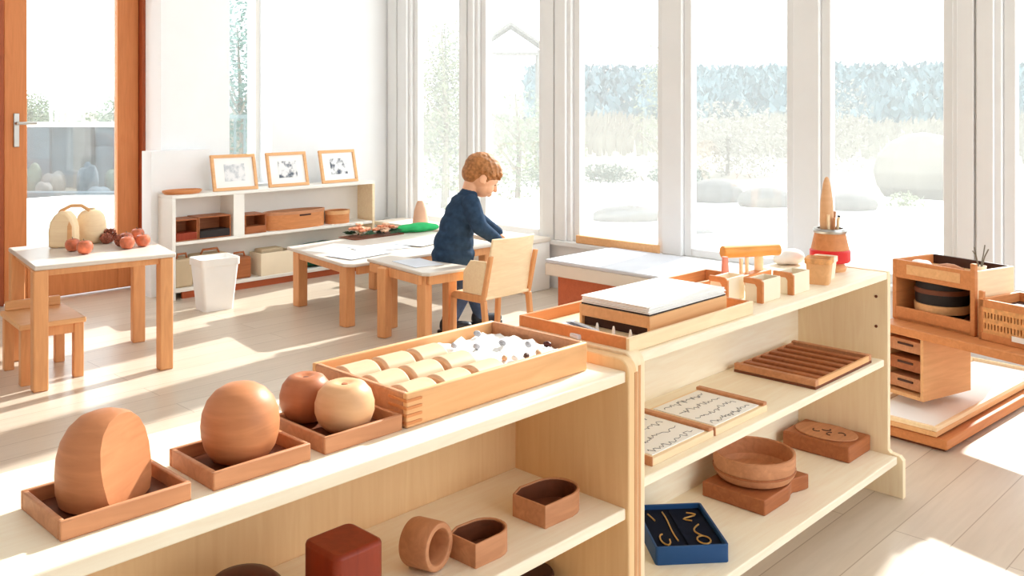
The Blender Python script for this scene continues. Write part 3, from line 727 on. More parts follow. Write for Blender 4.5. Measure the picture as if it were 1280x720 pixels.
# middle tier
def open_box(name, label, x, y, z, L, W, h, mat, inner, r=.004, group=None):
    rr = thing(name, label, 'box', (x, y, z), 0, group)
    MB().wall_ring(rrect(0, L, 0, W, r, 4), .008, 0, h, .008).build('box_body', mat, rr, .001)
    box(.010, L - .010, .010, W - .010, .008, h * .35).build('lining_or_shade', inner, rr)
    return rr
def cubby(label, x, L, h, dark):
    rr = thing('cubby_box', label, 'box', (x, 5.87, .3835), 0, 'open fronted boxes on the back shelf')
    MB().box(0, L, 0, .16, 0, .008).box(0, L, 0, .16, h - .008, h).box(0, .008, 0, .16, .008, h - .008).box(L - .008, L, 0, .16, .008, h - .008).box(.008, L - .008, .15, .16, .008, h - .008).build('box_body', brown_wood, rr, .001)
    box(.008, L - .008, -.004, .10, .008, h * .38).build('inner_tray', dark, rr, .003)
    return rr
cubby('open brown box with a reddish tray, left end of the middle tier', 2.895, .16, .145, red_wood)
cubby('open brown box with a black tray, left of the white divider', 3.06, .24, .15, black_mat)
cubby('narrow open brown box right of the white divider', 3.408, .17, .135, brown_wood)
ob = thing('bentwood_basket', 'large oval bentwood basket with a cut out handle on the middle tier', 'basket', (3.86, 5.945, .3835))
MB().wall_ring(oval(0, 0, .255, .088, 48), .007, 0, .12, .008).build('basket_body', orange_wood, ob)
MB().wall_ring(oval(0, 0, .26, .093, 48), .012, .108, .13).build('rim', tray_wood, ob)
MB().prism(oval(0, 0, .245, .078, 48), .05, .06).build('dark_lining', tray_dark, ob)
MB().prism([(a, -.0885 - .003 + abs(a - .02) * .12) for a in (-.05, .02, .09)] + [(.09, -.07), (-.05, -.07)], .092, .104).build('handle_slot', dark_brown, ob)
o = MB().wall_ring(oval(0, 0, .10, .075, 32), .007, 0, .095, .008).build('round_box', orange_wood, None); o.location = (4.245, 5.945, .3835); tag(o, 'small round wooden box right of the large oval basket', 'box')
MB().wall_ring(oval(0, 0, .104, .079, 32), .01, .07, .098).build('lid_band', beech, o)
# bottom tier
def bag(label, x, w_, h, mat, z=.0735):
    rr = thing('cloth_bag', label, 'bag', (x, 5.95, z), 0, 'bags on the bottom tier')
    MB().prism(rrect(-w_ / 2, w_ / 2, -.07, .07, .02), 0, h).build('bag_body', mat, rr, .012)
    MB().sweep([(-w_ * .3, -.03, h - .01), (-w_ * .22, -.03, h + .03), (w_ * .22, -.03, h + .03), (w_ * .3, -.03, h - .01)], .008, 8).build('handle', brown_wood, rr)
    return rr
bag('grey tan cloth bag at the left end of the bottom tier', 2.965, .13, .19, tote_tan)
bag('brown handled tan bag beside the white bin, bottom tier', 3.17, .24, .2, tote_tan)
bag('brown topped basket bag half hidden by the white bin', 3.39, .16, .15, brown_wood)
o = open_box('storage_box', 'cream lidless box with tan contents in the middle of the bottom tier', 3.53, 5.86, .0735, .27, .16, .16, cream, brown_wood)
MB().box(.02, .2, .03, .13, .06, .185).build('contents', tote_tan, o, .01)
o = MB().ball((0, 0, .03), (.24, .075, .05)).ball((-.15, 0, .04), (.1, .07, .05)).ball((.17, 0, .04), (.16, .07, .045)).build('folded_blanket', dark_green, None, fuse=.012, soft=4); o.location = (4.08, 5.952, .094); tag(o, 'dark green folded blanket on the bottom tier', 'blanket')
o = MB().ball((0, 0, .04), (.17, .07, .045)).ball((.1, .0, .05), (.1, .06, .04)).build('folded_cloth', teal_cloth, None, fuse=.012, soft=4); o.location = (4.02, 5.945, .172); tag(o, 'grey green folded cloth on top of the dark green blanket', 'cloth')
# white bin in front
bi = thing('paper_bin', 'tall white bin standing on the floor before the back shelf', 'bin', (2.95, 5.45, 0), math.radians(-6))
mb = MB(); R = []
for (a, b, z) in ((.095, .075, 0), (.125, .10, .325), (.119, .094, .325), (.09, .07, .008)):
    R.append([mb.bm.verts.new((p[0], p[1], z)) for p in rrect(-a, a, -b, b, .02, 4)])
for A, B in zip(R, R[1:]):
    for i in range(len(A)): mb.bm.faces.new((A[i], A[(i + 1) % len(A)], B[(i + 1) % len(A)], B[i]))
mb.bm.faces.new(R[0][::-1]); mb.bm.faces.new(R[-1]); mb.build('bin_body', paper, bi)
MB().wall_ring(rrect(-.129, .129, -.104, .104, .022, 4), .008, .285, .33).build('rim', shell_white, bi)

# ------------------------------------------------------------------ tables
def table(name, label, corners, z, legs, leg_w, top_t, apron, cat='table', rz=0.0, topmat=table_top, lab=None):
    r = thing(name, label, cat)
    MB().prism(corners, z - top_t, z).build('tabletop', topmat, r, .006)
    cx = sum(p[0] for p in corners) / len(corners); cy = sum(p[1] for p in corners) / len(corners)
    n = len(corners)
    for k in range(n):
        a = Vector(corners[k]); b = Vector(corners[(k + 1) % n])
        sh_ = .90
        a2 = Vector((cx, cy)) + (a - Vector((cx, cy))) * sh_; b2 = Vector((cx, cy)) + (b - Vector((cx, cy))) * sh_
        d_ = b2 - a2; ang = math.atan2(d_.y, d_.x); c = (a2 + b2) / 2
        if (b - a).length > .12: box(c.x - d_.length / 2, c.x + d_.length / 2, c.y - .011, c.y + .011, z - top_t - apron, z - top_t, rz=ang).build('apron', beech_leg, r, .002)
    for (x, y, a) in legs:
        h = leg_w / 2
        box(x - h, x + h, y - h, y + h, 0, z - top_t, rz=a).build('leg', beech_leg, r, .006)
    return r
lt_c = [(1.525, 4.435), (2.15, 4.35), (2.30, 5.04), (1.635, 5.12)]
table('side_table', 'pale topped square table with apples and a wooden basket, on the left', lt_c, .57, [(1.556, 4.464, -.12), (2.112, 4.392, -.12), (2.252, 5.0, -.2), (1.662, 5.08, -.1)], .064, .022, .03)
ta_c = [(3.33, 5.22), (3.20, 4.42)] + [(3.235, 4.37)] + [(4.40, 4.34), (4.50, 5.32)]
table('work_table', 'low pale table spread with papers and flowers, behind the child', ta_c, .375, [(3.375, 5.13, 0), (3.255, 4.46, 0), (4.05, 5.22, 0), (4.35, 4.42, 0)], .068, .02, .05)
tb_c = [(3.205, 3.735), (3.235, 3.70), (3.53, 3.672), (3.455, 4.31), (3.315, 4.33), (3.285, 4.31)]
table('work_table', 'low trapezoid table at the child\'s back, nearest the jointed tray', tb_c, .41, [(3.258, 3.775, .2), (3.462, 3.80, -.1), (3.245, 4.10, .2), (3.41, 4.25, 0)], .06, .02, .05)
# papers on the far table
for (x, y, a, lab, mt) in ((3.50, 4.95, .3, 'large white sheet at the far left of the low paper covered table', paper), (3.72, 4.75, -.2, 'bluish white sheet in the middle of the low paper covered table', paper_blue), (3.46, 4.62, .1, 'bluish sheet near the front corner of the low paper covered table', paper_blue), (4.05, 4.72, .25, 'white sheet just behind the child on the paper covered table', paper)):
    o = box(-.17, .17, -.12, .12, 0, .002).build('paper_sheet', mt, None); o.location = (x, y, .3752 + .0021 * [3.50, 3.72, 3.46, 4.05].index(x)); o.rotation_euler = (0, 0, a); tag(o, lab, 'paper', 'papers on the far table')
o = box(-.13, .13, -.09, .09, 0, .002).build('paper_sheet', paper_blue, None); o.location = (3.385, 3.98, .4105); o.rotation_euler = (0, 0, 1.4); tag(o, 'bluish sheet on the trapezoid table beside the child', 'paper')
# flower bunches on a dark mat
o = MB().prism(rrect(-.22, .22, -.10, .10, .02), 0, .006).build('place_mat', tray_dark, None); o.location = (4.02, 5.22, .3755); tag(o, 'thin dark brown mat under the peach flowers', 'mat')
def bunch(label, x, y, mt, mt2, z):
    r = thing('flower_bunch', label, 'flowers', (x, y, z))
    rd = random.Random(label)
    for k in range(16):
        a = rd.uniform(0, 6.28); q = rd.uniform(0, .085); hh = .03 + .055 * (1 - q / .1) * rd.random()
        fl = MB(); c = (q * math.cos(a), q * math.sin(a) * .7, hh)
        for j in range(5):
            b = a + j * 2 * PI / 5; fl.ball((c[0] + .015 * math.cos(b), c[1] + .015 * math.sin(b), c[2]), (.015, .011, .009), 8, Matrix.Rotation(b, 4, 'Z'))
        fl.ball(c, .009, 8).build('blossom', mt if k % 3 else mt2, r, fuse=.0045)
    lf_ = MB()
    for k in range(20):
        a = rd.uniform(0, 6.28); q = .085 + rd.uniform(-.03, .02)
        lf_.poly([(q * .5 * math.cos(a), q * .5 * math.sin(a), .008), (q * math.cos(a + .12), q * math.sin(a + .12), .03), (1.35 * q * math.cos(a), 1.35 * q * math.sin(a), .02), (q * math.cos(a - .12), q * math.sin(a - .12), .012)])
    lf_.build('leaves', leaf_dark, r)
    return r
bunch('left bunch of peach flowers on the low table by the back shelf', 3.94, 5.25, petal, petal_light, .3816)
bunch('right bunch of pale peach flowers on the low table, beside green cloth', 4.13, 5.20, petal_light, petal, .3816)
o = MB().ball((0, 0, .03), (.14, .07, .035)).ball((-.1, .02, .03), (.09, .05, .03)).ball((.09, -.02, .025), (.08, .05, .027)).build('green_cloth', green_cloth, None, fuse=.008, soft=3); o.location = (4.40, 5.16, .374); tag(o, 'bright green bundled cloth at the far end of the low table', 'cloth')

# wooden basket pair and fruit on the left table
tb = thing('wooden_basket', 'rounded pale wooden carrier with an arched handle on the left table', 'basket', (1.842, 4.93, .5705), math.radians(-40))
half = [(-.068, 0), (-.07, .08), (-.062, .13), (-.04, .165), (-.012, .185), (.02, .18), (.045, .15), (.058, .1), (.06, 0)]
MB().extrude_y(half, -.045, .045).build('carrier_body', pale_wood, tb, .012)
MB().extrude_y([(.025, .0), (.05, .0), (.048, .11), (.036, .135), (.027, .11)], -.0465, -.044).build('inlay', beech, tb)
MB().sweep([(-.045, 0, .14), (-.02, 0, .185), (.03, 0, .21), (.08, 0, .21), (.12, 0, .185)], .009, 10).build('handle', beech, tb)
o = MB().lathe([(0, 0), (.05, 0), (.066, .02), (.074, .06), (.074, .1), (.064, .145), (.045, .168), (.02, .176), (0, .177)], 36).build('wooden_gourd', pale_wood, None, smooth=60); o.location = (1.995, 4.985, .5705); tag(o, 'pale wooden gourd form right of the arched carrier', 'wooden form')
MB().lathe([(0, .174), (.022, .174), (.02, .184), (0, .186)], 20).build('cap', tote_tan, o)
apl = [(0, .006), (.012, 0), (.026, .006), (.035, .022), (.036, .04), (.028, .056), (.016, .061), (.007, .058), (0, .052)]
def apple(label, x, y, s=1.0):
    r = thing('apple', label, 'apple', (x, y, .5705), random.uniform(0, 3), 'apples on the left table')
    MB().lathe([(a * s, b * s) for a, b in apl], 24).build('flesh', apple_red, r)
    MB().sweep([(0, 0, .052 * s), (.003, .0, .062 * s), (.006, .002, .07 * s)], .0018, 6).build('stem', bark, r)
    return r
apple('red apple nearest the table front, left of the table centre', 1.822, 4.63, 1.05); apple('red apple behind the frontmost one, beside the arched carrier', 1.815, 4.76, 1.0)
apple('red apple at the right, front of the fruit cluster', 2.035, 4.64, 1.0); apple('reddish apple at the far right of the fruit cluster', 2.125, 4.66, 1.0); apple('red apple at the back right of the table', 2.215, 4.92, .95)
apple('pale topped apple in the middle of the fruit cluster', 2.10, 4.80, .95)
def pinecone(label, x, y, s=1.0):
    r = MB()
    for k in range(9):
        z = .006 + k * .0072; rr = .026 * math.sin(PI * (k + 1.5) / 11.5) + .006
        for j in range(8):
            a = j * PI / 4 + (k % 2) * PI / 8
            r.ball((rr * math.cos(a) * s, rr * math.sin(a) * s, z * s), (.009 * s, .006 * s, .004 * s), 8, Matrix.Rotation(a, 4, 'Z') @ Matrix.Rotation(-.5, 4, 'Y'))
    r.cyl((0, 0, .002), (0, 0, .066 * s), .02 * s, .01 * s, 12)
    o = r.build('pine_cone', pine_brown, None, fuse=.003); o.location = (x, y, .5705); tag(o, label, 'pine cone', 'pine cones on the left table'); return o
pinecone('brown pine cone behind the fruit, right of the gourd', 2.065, 4.93, 1.05); pinecone('brown pine cone between the right hand apples', 2.045, 4.74, .9); pinecone('smaller brown pine cone beside the wooden gourd', 2.03, 4.885, .8)
# stool
sl = thing('low_stool', 'low wooden stool with a short backboard pushed under the left table', 'stool', (1.505, 4.565, 0), math.radians(-6))
box(0, .29, 0, .40, .26, .285).build('seat', beech, sl, .006)
box(.02, .27, .375, .4, .285, .33).build('backboard', beech, sl, .004)
for (x, y) in ((.03, .035), (.26, .035), (.03, .365), (.26, .365)):
    MB().box(x - .022, x + .022, y - .022, y + .022, 0, .26).build('leg', beech_leg, sl, .004)
box(.03, .26, .02, .035, .215, .26).build('apron', beech_leg, sl); box(.03, .26, .365, .38, .215, .26).build('apron', beech_leg, sl)

# ------------------------------------------------------------------ chair
ch = thing('child_chair', 'small bentwood chair with a broad pale backrest beside the child', 'chair')
back = MB(); n = 8
def cpt(s, t):     # s across, t up; gentle curve in plan
    u = 3.435 + (.34 - .02 * t) * s + .035 * t * 0 + .02 * t; bow = .022 * (1 - (2 * s - 1) ** 2)
    return Vector((u, 3.505 - .055 * t - bow, .275 + .31 * t))
fa, fb = [], []
for i in range(n + 1):
    ra, rb = [], []
    for j in range(7):
        q = cpt(i / n, j / 6); ra.append(back.bm.verts.new(q)); rb.append(back.bm.verts.new(q + Vector((0, .013, .003))))
    fa.append(ra); fb.append(rb)
for i in range(n):
    for j in range(6):
        back.bm.faces.new((fa[i][j], fa[i + 1][j], fa[i + 1][j + 1], fa[i][j + 1])); back.bm.faces.new((fb[i][j], fb[i][j + 1], fb[i + 1][j + 1], fb[i + 1][j]))
for j in range(6):
    for i in (0, n): back.bm.faces.new((fa[i][j], fa[i][j + 1], fb[i][j + 1], fb[i][j]))
for i in range(n):
    for j in (0, 6): back.bm.faces.new((fa[i][j], fb[i][j], fb[i + 1][j], fa[i + 1][j]))
back.build('backrest', pale_wood, ch, .003)
box(3.44, 3.775, 3.49, 3.745, .262, .28).build('seat', pale_wood, ch, .006)
for sx in (3.425, 3.772):
    # rear post, rail and front leg: one bent side frame each
    fr_ = MB().extrude_x([(3.44, .50), (3.462, .50), (3.515, .285), (3.725, .285), (3.748, .27), (3.75, .245), (3.525, .245), (3.495, .262)], sx, sx + .024)
    fr_.build('side_rail', beech_leg, ch, .004)
    MB().extrude_x([(3.722, .26), (3.752, .26), (3.765, 0), (3.735, 0)], sx, sx + .024).build('leg', beech_leg, ch, .004)
    MB().extrude_x([(3.49, .26), (3.522, .26), (3.49, 0), (3.46, 0)], sx, sx + .024).build('leg', beech_leg, ch, .004)
MB().extrude_x([(3.515, .286), (3.66, .286), (3.655, .40), (3.60, .465), (3.48, .47), (3.478, .44)], 3.428, 3.44).build('arm_panel', pale_wood, ch, .004)

# ------------------------------------------------------------------ child
BX, BY = 3.685, 3.93
ANG = math.radians(-28.7)
kid = thing('person', 'child in a navy sweater and dark jeans leaning forward beside the low table', 'person', (BX, BY, 0), ANG)
def hand(mb, w, d, side):
    """palm, four fingers and a thumb at wrist w pointing along d"""
    d = Vector(d).normalized(); up = Vector((0, 0, 1)); lat = d.cross(up).normalized() * side; dn = lat.cross(d).normalized()
    if dn.z > 0: dn = -dn
    w = Vector(w)
    for k in range(4):
        o_ = lat * (k - 1.5) * .0125
        mb.cap(w + o_ * .7, w + d * .045 + o_, .0105, .0095, 8)
        ln = (.032, .037, .035, .027)[k]
        j1 = w + d * .045 + o_; j2 = j1 + (d * .8 + dn * .6).normalized() * ln * .6; j3 = j2 + (d * .3 + dn * .95).normalized() * ln * .5
        mb.cap(j1, j2, .0075, .0068, 8); mb.cap(j2, j3, .0068, .006, 8)
    t0 = w + d * .012 - lat * .02; t1 = t0 + (d * .6 - lat * .6 + dn * .3).normalized() * .028; t2 = t1 + (d * .9 + dn * .4).normalized() * .02
    mb.cap(t0, t1, .009, .0078, 8); mb.cap(t1, t2, .0078, .0066, 8)
pit = Matrix.Rotation(math.radians(30), 4, 'Y')
HC = Vector((.118, 0, .892))
def hp(x, y, z): return HC + (pit @ Vector((x, y, z)))
body = MB()
body.cap((-.055, 0, .43), (-.03, 0, .60), .085, .085); body.cap((-.03, 0, .60), (.02, 0, .73), .085, .07)
body.cap((.025, 0, .74), tuple(hp(-.03, 0, -.08)), .046, .046)
body.ball(HC, (.104, .088, .098), 24, pit); body.ball(hp(.035, 0, -.06), (.066, .066, .066), 20, pit)
body.ball(hp(.058, 0, -.088), (.034, .04, .026), 14, pit)
for s_ in (-1, 1):
    body.ball(hp(.06, .04 * s_, -.058), (.034, .026, .034), 12, pit)
    body.ball(hp(-.008, .09 * s_, -.03), (.022, .009, .03), 12, pit); body.ball(hp(.006, .088 * s_, -.044), (.012, .01, .012), 10, pit)
body.cap(hp(.102, 0, -.018), hp(.117, 0, -.048), .010, .013, 10); body.ball(hp(.098, 0, -.078), (.014, .022, .010), 10, pit); body.ball(hp(.094, 0, -.092), (.014, .018, .009), 10, pit)
armR = [(.02, -.105, .735), (.058, -.15, .605), (.165, -.135, .525)]; armL = [(.035, .10, .735), (.12, .14, .62), (.235, .085, .535)]
for A in (armR, armL):
    body.cap(A[0], A[1], .036, .030); body.cap(A[1], A[2], .030, .022)
    dd = Vector(A[2]) - Vector(A[1]); hand(body, Vector(A[2]) + dd.normalized() * .012, dd, 1 if A is armL else -1)
legR = [(-.065, -.055, .43), (-.005, -.06, .245), (-.095, -.06, .055)]; legL = [(-.045, .055, .43), (.065, .06, .245), (.125, .06, .055)]
for A in (legR, legL):
    body.cap(A[0], A[1], .055, .044); body.cap(A[1], A[2], .044, .03)
body.build('body', skin, kid, fuse=.0045, soft=4)
sw = MB()
sw.ball((-.058, 0, .435), (.128, .118, .068), 24); sw.ball((-.055, 0, .50), (.118, .112, .10), 24); sw.ball((-.035, 0, .585), (.104, .108, .11), 24)
sw.ball((-.012, 0, .665), (.094, .112, .09), 24); sw.ball((.008, 0, .72), (.08, .118, .06), 24, Matrix.Rotation(.3, 4, 'Y'))
sw.cap((.012, 0, .735), (.036, 0, .775), .064, .054)
for A in (armR, armL):
    sw.cap(A[0], A[1], .054, .047); sw.cap(A[1], A[2], .047, .034)
sw.cyl((-.06, 0, .372), (-.06, 0, .43), .118, .122, 28)
sw.build('sweater', sweater_m, kid, fuse=.007, soft=4)
tr = MB()
tr.ball((-.055, 0, .40), (.10, .10, .055), 20)
for A in (legR, legL):
    tr.cap((A[0][0], A[0][1] * .85, A[0][2] - .03), A[1], .064, .055); tr.cap(A[1], (A[2][0], A[2][1], A[2][2] + .015), .055, .046)
tr.build('trousers', jeans_m, kid, fuse=.007, soft=3)
for (hx, y, yaw) in ((-.15, -.06, -.15), (.07, .06, .05)):
    sh_ = MB(); sh_.ball((.045, 0, .042), (.048, .034, .045), 16); sh_.cap((.03, 0, .03), (.145, 0, .026), .034, .03); sh_.ball((.15, 0, .028), (.036, .034, .026), 14)
    so_ = sh_.build('shoe', shoe_m, kid, fuse=.006, soft=2); so_.location = (hx, y, .006); so_.rotation_euler = (0, 0, yaw)
    MB().prism(oval(.087, 0, .102, .037, 28), -.006, .010).build('sole', sole_m, so_, .002)
hr = MB()
hr.ball(hp(-.012, 0, .022), (.113, .098, .10), 26, pit); hr.ball(hp(-.055, 0, -.018), (.066, .082, .07), 20, pit)
rd = random.Random(5)
for k in range(260):
    a = rd.uniform(0, 2 * PI); el = rd.uniform(-.15, PI / 2)
    d_ = Vector((math.cos(el) * math.cos(a), math.cos(el) * math.sin(a), math.sin(el)))
    if d_.x > .5 and d_.z < .12: continue
    p0 = Vector((-.012 + .108 * d_.x, .094 * d_.y, .022 + .096 * d_.z)); tip = p0 + Vector((d_.x * .012 + .012, d_.y * .012, -.018 + d_.z * .006))
    hr.cap(hp(*p0), hp(*tip), .0085, .004, 7)
for k in range(9):
    y = -.07 + .0175 * k; hr.cap(hp(.082, y * .9, .045), hp(.106 - abs(y) * .3, y, .018), .014, .006, 7)
for s_ in (-1, 1):
    hr.cap(hp(.02, .09 * s_, .02), hp(.022, .088 * s_, -.03), .012, .006, 7)
hr.build('hair', hair_m, kid, fuse=.005, soft=4)
for s_ in (-1, 1):
    MB().ball(hp(.086, .036 * s_, -.022), (.008, .010, .006), 10, pit).build('eye', eye_m, kid)
    MB().sweep([hp(.092, .022 * s_, -.002), hp(.092, .036 * s_, .002), hp(.082, .05 * s_, -.002)], .003, 6).build('eyebrow', hair_m, kid)
MB().sweep([hp(.102, -.016, -.084), hp(.1085, 0, -.086), hp(.102, .016, -.084)], .0022, 6).build('lips', lip_m, kid)

# ------------------------------------------------------------------ outside
struct('ground', box(-40, 160, -60, 160, -.30, -.16), meadow_m)
struct('terrace', MB().box(UW + .12, 13.5, -6, 6.72, -.16, -.05).box(8, 13.5, 6.72, 11, -.16, -.05).box(-8, 8, 6.72, 14.2, -.16, -.05), paving)
def foliage(mb, c, r, n, s, rd):
    for _ in range(n):
        d_ = Vector((rd.gauss(0, 1), rd.gauss(0, 1), rd.gauss(0, 1))).normalized() * (rd.random() ** .45)
        p = Vector((c[0] + d_.x * r[0], c[1] + d_.y * r[1], c[2] + d_.z * r[2]))
        a = Vector((rd.gauss(0, 1), rd.gauss(0, 1), rd.gauss(0, 1))).normalized(); b = a.orthogonal().normalized()
        q = s * rd.uniform(.6, 1.3)
        mb.poly([p - a * q, p + b * q * .5, p + a * q, p - b * q * .5])
def tree(name, label, loc, blobs, n, s, mat, trunk_h, seed, cat='tree', group=None):
    r = thing(name, label, cat, (loc[0], loc[1], -.16), 0, group); rd = random.Random(seed)
    mb = MB()
    for (c, rr) in blobs: foliage(mb, c, rr, n, s, rd)
    mb.build('foliage', mat, r)
    st_ = MB().sweep([(0, 0, -.02), (.04, 0, trunk_h * .5), (0, .04, trunk_h)], [.05, .035, .01], 8)
    rr0 = blobs[0][1][0] * .8
    for k in range(4 if trunk_h > 1.2 else 0):
        a = rd.uniform(0, 6.28); z = trunk_h * rd.uniform(.25, .6); st_.sweep([(0, 0, z), (rr0 * .5 * math.cos(a), rr0 * .5 * math.sin(a), z + rr0 * .5), (rr0 * math.cos(a), rr0 * math.sin(a), z + rr0 * .9)], [.02, .014, .006], 6)
    st_.build('trunk', bark, r); return r
tree('leafy_tree', 'tall olive leaved tree outside the leftmost tall window', (8.1, 9.0), [((0, 0, 1.2), (.55, .55, 1.25)), ((.1, .1, 1.8), (.45, .5, .8))], 1800, .032, foliage_olive, 2.4, 1)
tree('leafy_tree', 'ivy covered dark trunk outside the leftmost tall window', (9.0, 9.95), [((0, 0, 1.0), (.28, .28, 1.15)), ((0, 0, 1.9), (.25, .3, .7))], 1500, .032, foliage_dark, 2.6, 2)
tree('leafy_tree', 'loose green tree outside the second tall window', (9.7, 9.2), [((0, 0, .85), (.6, .6, .9)), ((.35, -.45, .8), (.45, .45, .75))], 1700, .032, foliage_green, 1.6, 3)
tree('dark_bush', 'low dark bush at the paving edge outside the second window', (11.45, 10.3), [((0, 0, .28), (.4, .35, .3))], 900, .03, foliage_dark, .3, 4, 'bush')
tree('leafy_tree', 'wispy pale tree at the left side of the third window', (12.4, 8.6), [((0, 0, 1.3), (.5, .5, .95)), ((.1, 0, 2.0), (.3, .3, .6))], 700, .032, foliage_olive, 2.3, 5)
tree('round_bush', 'pale dry bush in the middle of the third window', (16.8, 10.0), [((0, 0, .7), (1.3, 1.3, .9))], 2500, .05, dry_m, .9, 6, 'bush')
tree('dark_hedge', 'low clipped dark hedge across the third window', (13.3, 9.6), [((-.4, .5, .2), (.6, .55, .22)), ((.4, -.5, .2), (.6, .55, .22))], 1500, .035, foliage_dark, .2, 7, 'hedge')
tree('round_bush', 'pale leaning bush at the left of the fourth window', (19, 8.9), [((0, 0, .9), (1.0, 1.0, 1.3))], 1500, .045, dry_m, 1.5, 8, 'bush')
tree('low_bush', 'low green bush among rocks outside the fifth window', (12.5, 4.75), [((0, 0, .14), (.3, .25, .16))], 400, .03, foliage_olive, .15, 9, 'bush')
tree('leafy_tree', 'teal leaved tree behind the narrow back window', (5.9, 10.3), [((0, 0, 2.2), (.7, .8, .9)), ((.3, 0, 1.4), (.6, .6, .7))], 2000, .04, foliage_teal, 2.4, 10)
for j, (x, y, rx, lab) in enumerate(((6.55, 20.3, .95, 'green hedge seen through the left part of the glass door'), (8.3, 18.9, 1.05, 'taller green hedge seen through the right part of the glass door'))):
    tree('garden_hedge', lab, (x, y), [((0, 0, .8), (rx, .6, .85)), ((.2, 0, 1.2), (rx * .7, .5, .55 + .18 * j))], 3000, .04, foliage_green, 1.1, 20 + j, 'hedge')
for j, (x, y) in enumerate(((6.42, 17.84), (6.49, 17.77), (6.56, 17.7), (6.65, 17.62))):
    o = box(-.022, .022, -.022, .022, 0, 1.75).build('fence_post', white_paint, None); o.location = (x, y, -.05)
    tag(o, 'white garden post behind the door glass, %s of four' % ['first from the left', 'second from the left', 'third from the left', 'fourth from the left'][j], 'post', 'white posts behind the door glass')
gt = thing('garden_wall', 'dark slate garden wall with white coping seen through the door glass', 'wall', (6.3, 16.9, -.16), math.radians(-46))
MB().box(-1.6, -.2, -.12, .12, 0, 1.06).box(.62, 1.7, -.12, .12, 0, 1.06).box(-.2, .62, -.02, .12, 0, 1.06).build('slate_body', slate_m, gt)
box(-1.65, 1.75, -.16, .16, 1.06, 1.14).build('coping', white_paint, gt); box(.25, .55, -.2, -.02, 0, 1.06).build('pale_pillar', stone_m, gt)
for j, (x, y, w_, h, mt) in enumerate(((5.45, 16.25, .2, .6, foliage_dark), (5.75, 15.75, .2, .48, stone_m), (6.12, 15.5, .2, .64, slate_m), (6.55, 15.25, .2, .5, foliage_dark), (5.45, 15.5, .18, .28, stone_m), (6.1, 14.75, .26, .2, slate_m))):
    rd = random.Random(40 + j); mb = MB()
    for q in range(5): mb.ball((rd.uniform(-.5, .5) * w_, rd.uniform(-.2, .2), h * rd.uniform(.25, .5)), (w_ * rd.uniform(.4, .6), .16, h * rd.uniform(.3, .5)), 10)
    o = mb.build('garden_rock', mt, None, fuse=.025); o.location = (x, y, -.16)
    tag(o, ['tall greenish rock at the far left behind the door glass', 'pale rock left of the middle behind the door glass', 'tall blue grey rock in the middle behind the door glass', 'greenish rock at the far right behind the door glass', 'low pale rock at the front left behind the door glass', 'low wide dark rock in front behind the door glass'][j], 'rock', 'rocks behind the door glass')
o = box(-1.6, 1.6, -.12, .12, 0, .15).build('dark_kerb', slate_m, None, .01); o.location = (5.4, 14.42, -.16); o.rotation_euler = (0, 0, math.radians(-46)); tag(o, 'low dark kerb at the far edge of the paving behind the door glass', 'kerb')
fc = thing('railing', 'dark teal metal railing behind the narrow back window', 'railing', (0, 0, -.05))
for k in range(12): MB().cyl((4.55 + k * .11, 8.6, 0), (4.55 + k * .11, 8.6, 1.2), .014, seg=8).build('bar', fence_m, fc)
box(4.5, 5.85, 8.58, 8.62, 1.2, 1.24).build('top_rail', fence_m, fc)
# rocks along the paving edge
for j, (x, y, a, b, h, lab) in enumerate(((11.26, 6.9, .42, .3, .36, 'long flat rock at the paving edge in the fourth window, left one'), (11.2, 6.1, .38, .28, .3, 'flat rock at the paving edge in the fourth window, right one'), (11.6, 5.15, .4, .28, .26, 'flat rock at the paving edge in the fifth window'), (14.6, 5.3, .75, .6, 1.0, 'large pale boulder at the right of the fifth window'), (8.7, 6.5, .42, .2, .22, 'low grey stone step outside the third window'), (8.38, 5.4, .25, .15, .08, 'small grey stone on the paving in the fourth window'))):
    o = MB().ball((0, 0, h * .35), (a, b, h * .6), 12).ball((a * .35, .05, h * .3), (a * .5, b * .8, h * .55), 10).ball((-a * .4, 0, h * .25), (a * .5, b * .7, h * .45), 10).build('edge_rock', pale_stone if j == 3 else stone_m, None, fuse=.03); o.location = (x, y, -.08); o.rotation_euler = (0, 0, -.75); tag(o, lab, 'rock', 'rocks by the paving')
# gabled shelter
gh = thing('gabled_shelter', 'pale timber gabled shelter beyond the second tall window', 'shelter', (11.9, 11.45, -.16), math.radians(-46))
for x in (-.5, .5):
    for y in (0, .9): box(x - .035, x + .035, y - .035, y + .035, 0, 2.42).build('post', roof_m, gh)
for s_ in (-1, 1):
    MB().extrude_y([(0, 2.92), (s_ * .68, 2.45), (s_ * .68, 2.40), (0, 2.86)], -.1, 1.0).build('roof_slope', roof_m, gh)
box(-.6, .6, -.05, .03, 2.32, 2.38).build('tie_beam', roof_m, gh)
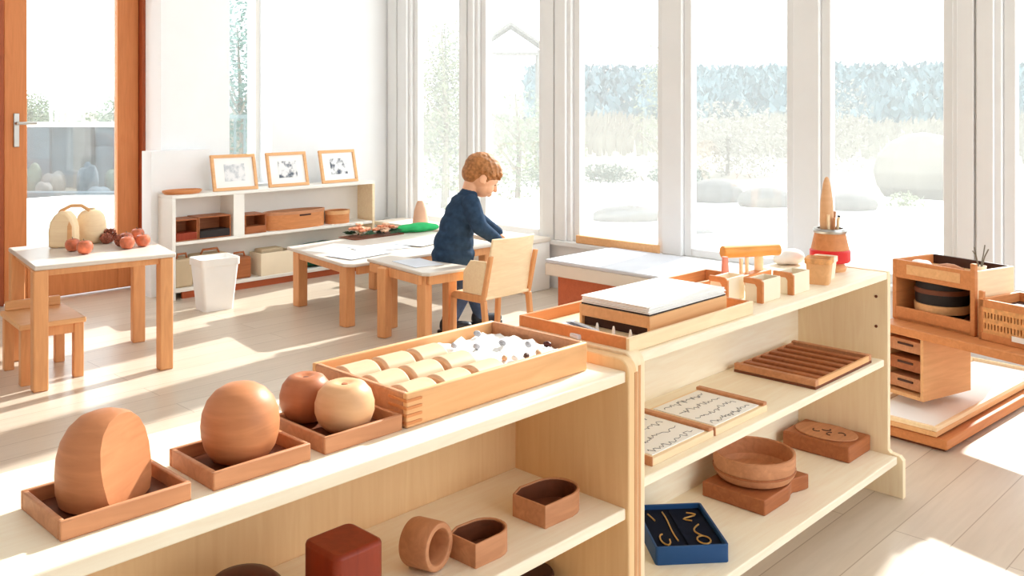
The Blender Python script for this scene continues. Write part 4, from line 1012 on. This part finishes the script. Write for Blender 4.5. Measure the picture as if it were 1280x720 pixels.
# far hill and wood
hl = MB(); hv = []
N = 40
for i in range(N + 1):
    row = []
    for j in range(7):
        ang = math.radians(-20 + 64 * i / N); dist = 62 + 14 * j
        h = [-.3, .6, 2.2, 3.4, 4.2, 4.6, 4.8][j] * (1 + .12 * math.sin(i * .55)) 
        row.append(hl.bm.verts.new((dist * math.cos(ang), dist * math.sin(ang), h)))
    hv.append(row)
for i in range(N):
    for j in range(6): hl.bm.faces.new((hv[i][j], hv[i + 1][j], hv[i + 1][j + 1], hv[i][j + 1]))
struct('hillside', hl, meadow_m)
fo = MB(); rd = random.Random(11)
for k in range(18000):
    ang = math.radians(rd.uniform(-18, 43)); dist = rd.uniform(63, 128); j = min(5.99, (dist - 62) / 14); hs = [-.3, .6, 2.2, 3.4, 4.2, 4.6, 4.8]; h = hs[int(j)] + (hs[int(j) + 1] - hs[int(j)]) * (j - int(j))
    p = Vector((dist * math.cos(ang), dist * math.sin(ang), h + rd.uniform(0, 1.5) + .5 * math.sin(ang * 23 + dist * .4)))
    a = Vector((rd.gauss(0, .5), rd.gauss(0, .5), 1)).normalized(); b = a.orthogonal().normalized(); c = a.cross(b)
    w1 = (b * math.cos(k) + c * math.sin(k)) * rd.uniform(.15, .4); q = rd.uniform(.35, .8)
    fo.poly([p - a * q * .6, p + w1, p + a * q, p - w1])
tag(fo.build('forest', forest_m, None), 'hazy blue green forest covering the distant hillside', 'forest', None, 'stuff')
fo = MB(); rd = random.Random(12)
for k in range(9000):
    ang = math.radians(rd.uniform(-15, 62)); dist = rd.uniform(26, 60); x, y = dist * math.cos(ang), dist * math.sin(ang); h = rd.uniform(.1, .75) * (dist / 50) + .25 * math.sin(ang * 30); w_ = .05
    a = rd.uniform(0, 3.1)
    fo.poly([(x - w_ * math.cos(a), y - w_ * math.sin(a), -.17), (x + w_ * math.cos(a), y + w_ * math.sin(a), -.17), (x + w_ * .5, y + .1, h * .6), (x + .1, y, h)])
tag(fo.build('tall_grass', dry_m, None), 'tall dry grass and reeds across the distant meadow', 'grass', None, 'stuff')

# ------------------------------------------------------------------ light, world, camera
wd_ = bpy.data.worlds.new('sky'); SC.world = wd_; wd_.use_nodes = True
bgn = wd_.node_tree.nodes['Background']; bgn.inputs['Color'].default_value = (.90, .96, 1.0, 1); bgn.inputs['Strength'].default_value = 2.8
sl_ = bpy.data.lights.new('sun', 'SUN'); sl_.energy = 8.0; sl_.angle = math.radians(.9); sl_.color = (1.0, .965, .92)
so = bpy.data.objects.new('sun', sl_); COL.objects.link(so)
az, el = math.radians(7.5), math.radians(31)
dvec = -Vector((math.cos(el) * math.cos(az), math.cos(el) * math.sin(az), math.sin(el)))
so.rotation_euler = dvec.to_track_quat('-Z', 'Y').to_euler(); so.location = (9, 2, 6)

cam = bpy.data.cameras.new('camera'); co = bpy.data.objects.new('camera', cam); COL.objects.link(co)
cam.sensor_width = 36; cam.lens = 1161 / 1280 * 36; cam.shift_y = -230 / 1280; cam.clip_start = .05; cam.clip_end = 500
co.location = (0, 0, 1.3); co.rotation_euler = (PI / 2, 0, -math.atan2(1161, 1114))
SC.camera = co
SC.view_settings.view_transform = 'Standard'
try: SC.view_settings.look = 'None'
except Exception: pass
SC.view_settings.exposure = 0.22; SC.view_settings.gamma = 1.0; SC.view_settings.use_curve_mapping = False
SC.cycles.use_denoising = True
SC.cycles.max_bounces = 10; SC.cycles.diffuse_bounces = 6; SC.cycles.transparent_max_bounces = 12
SC.cycles.sample_clamp_indirect = 6.0
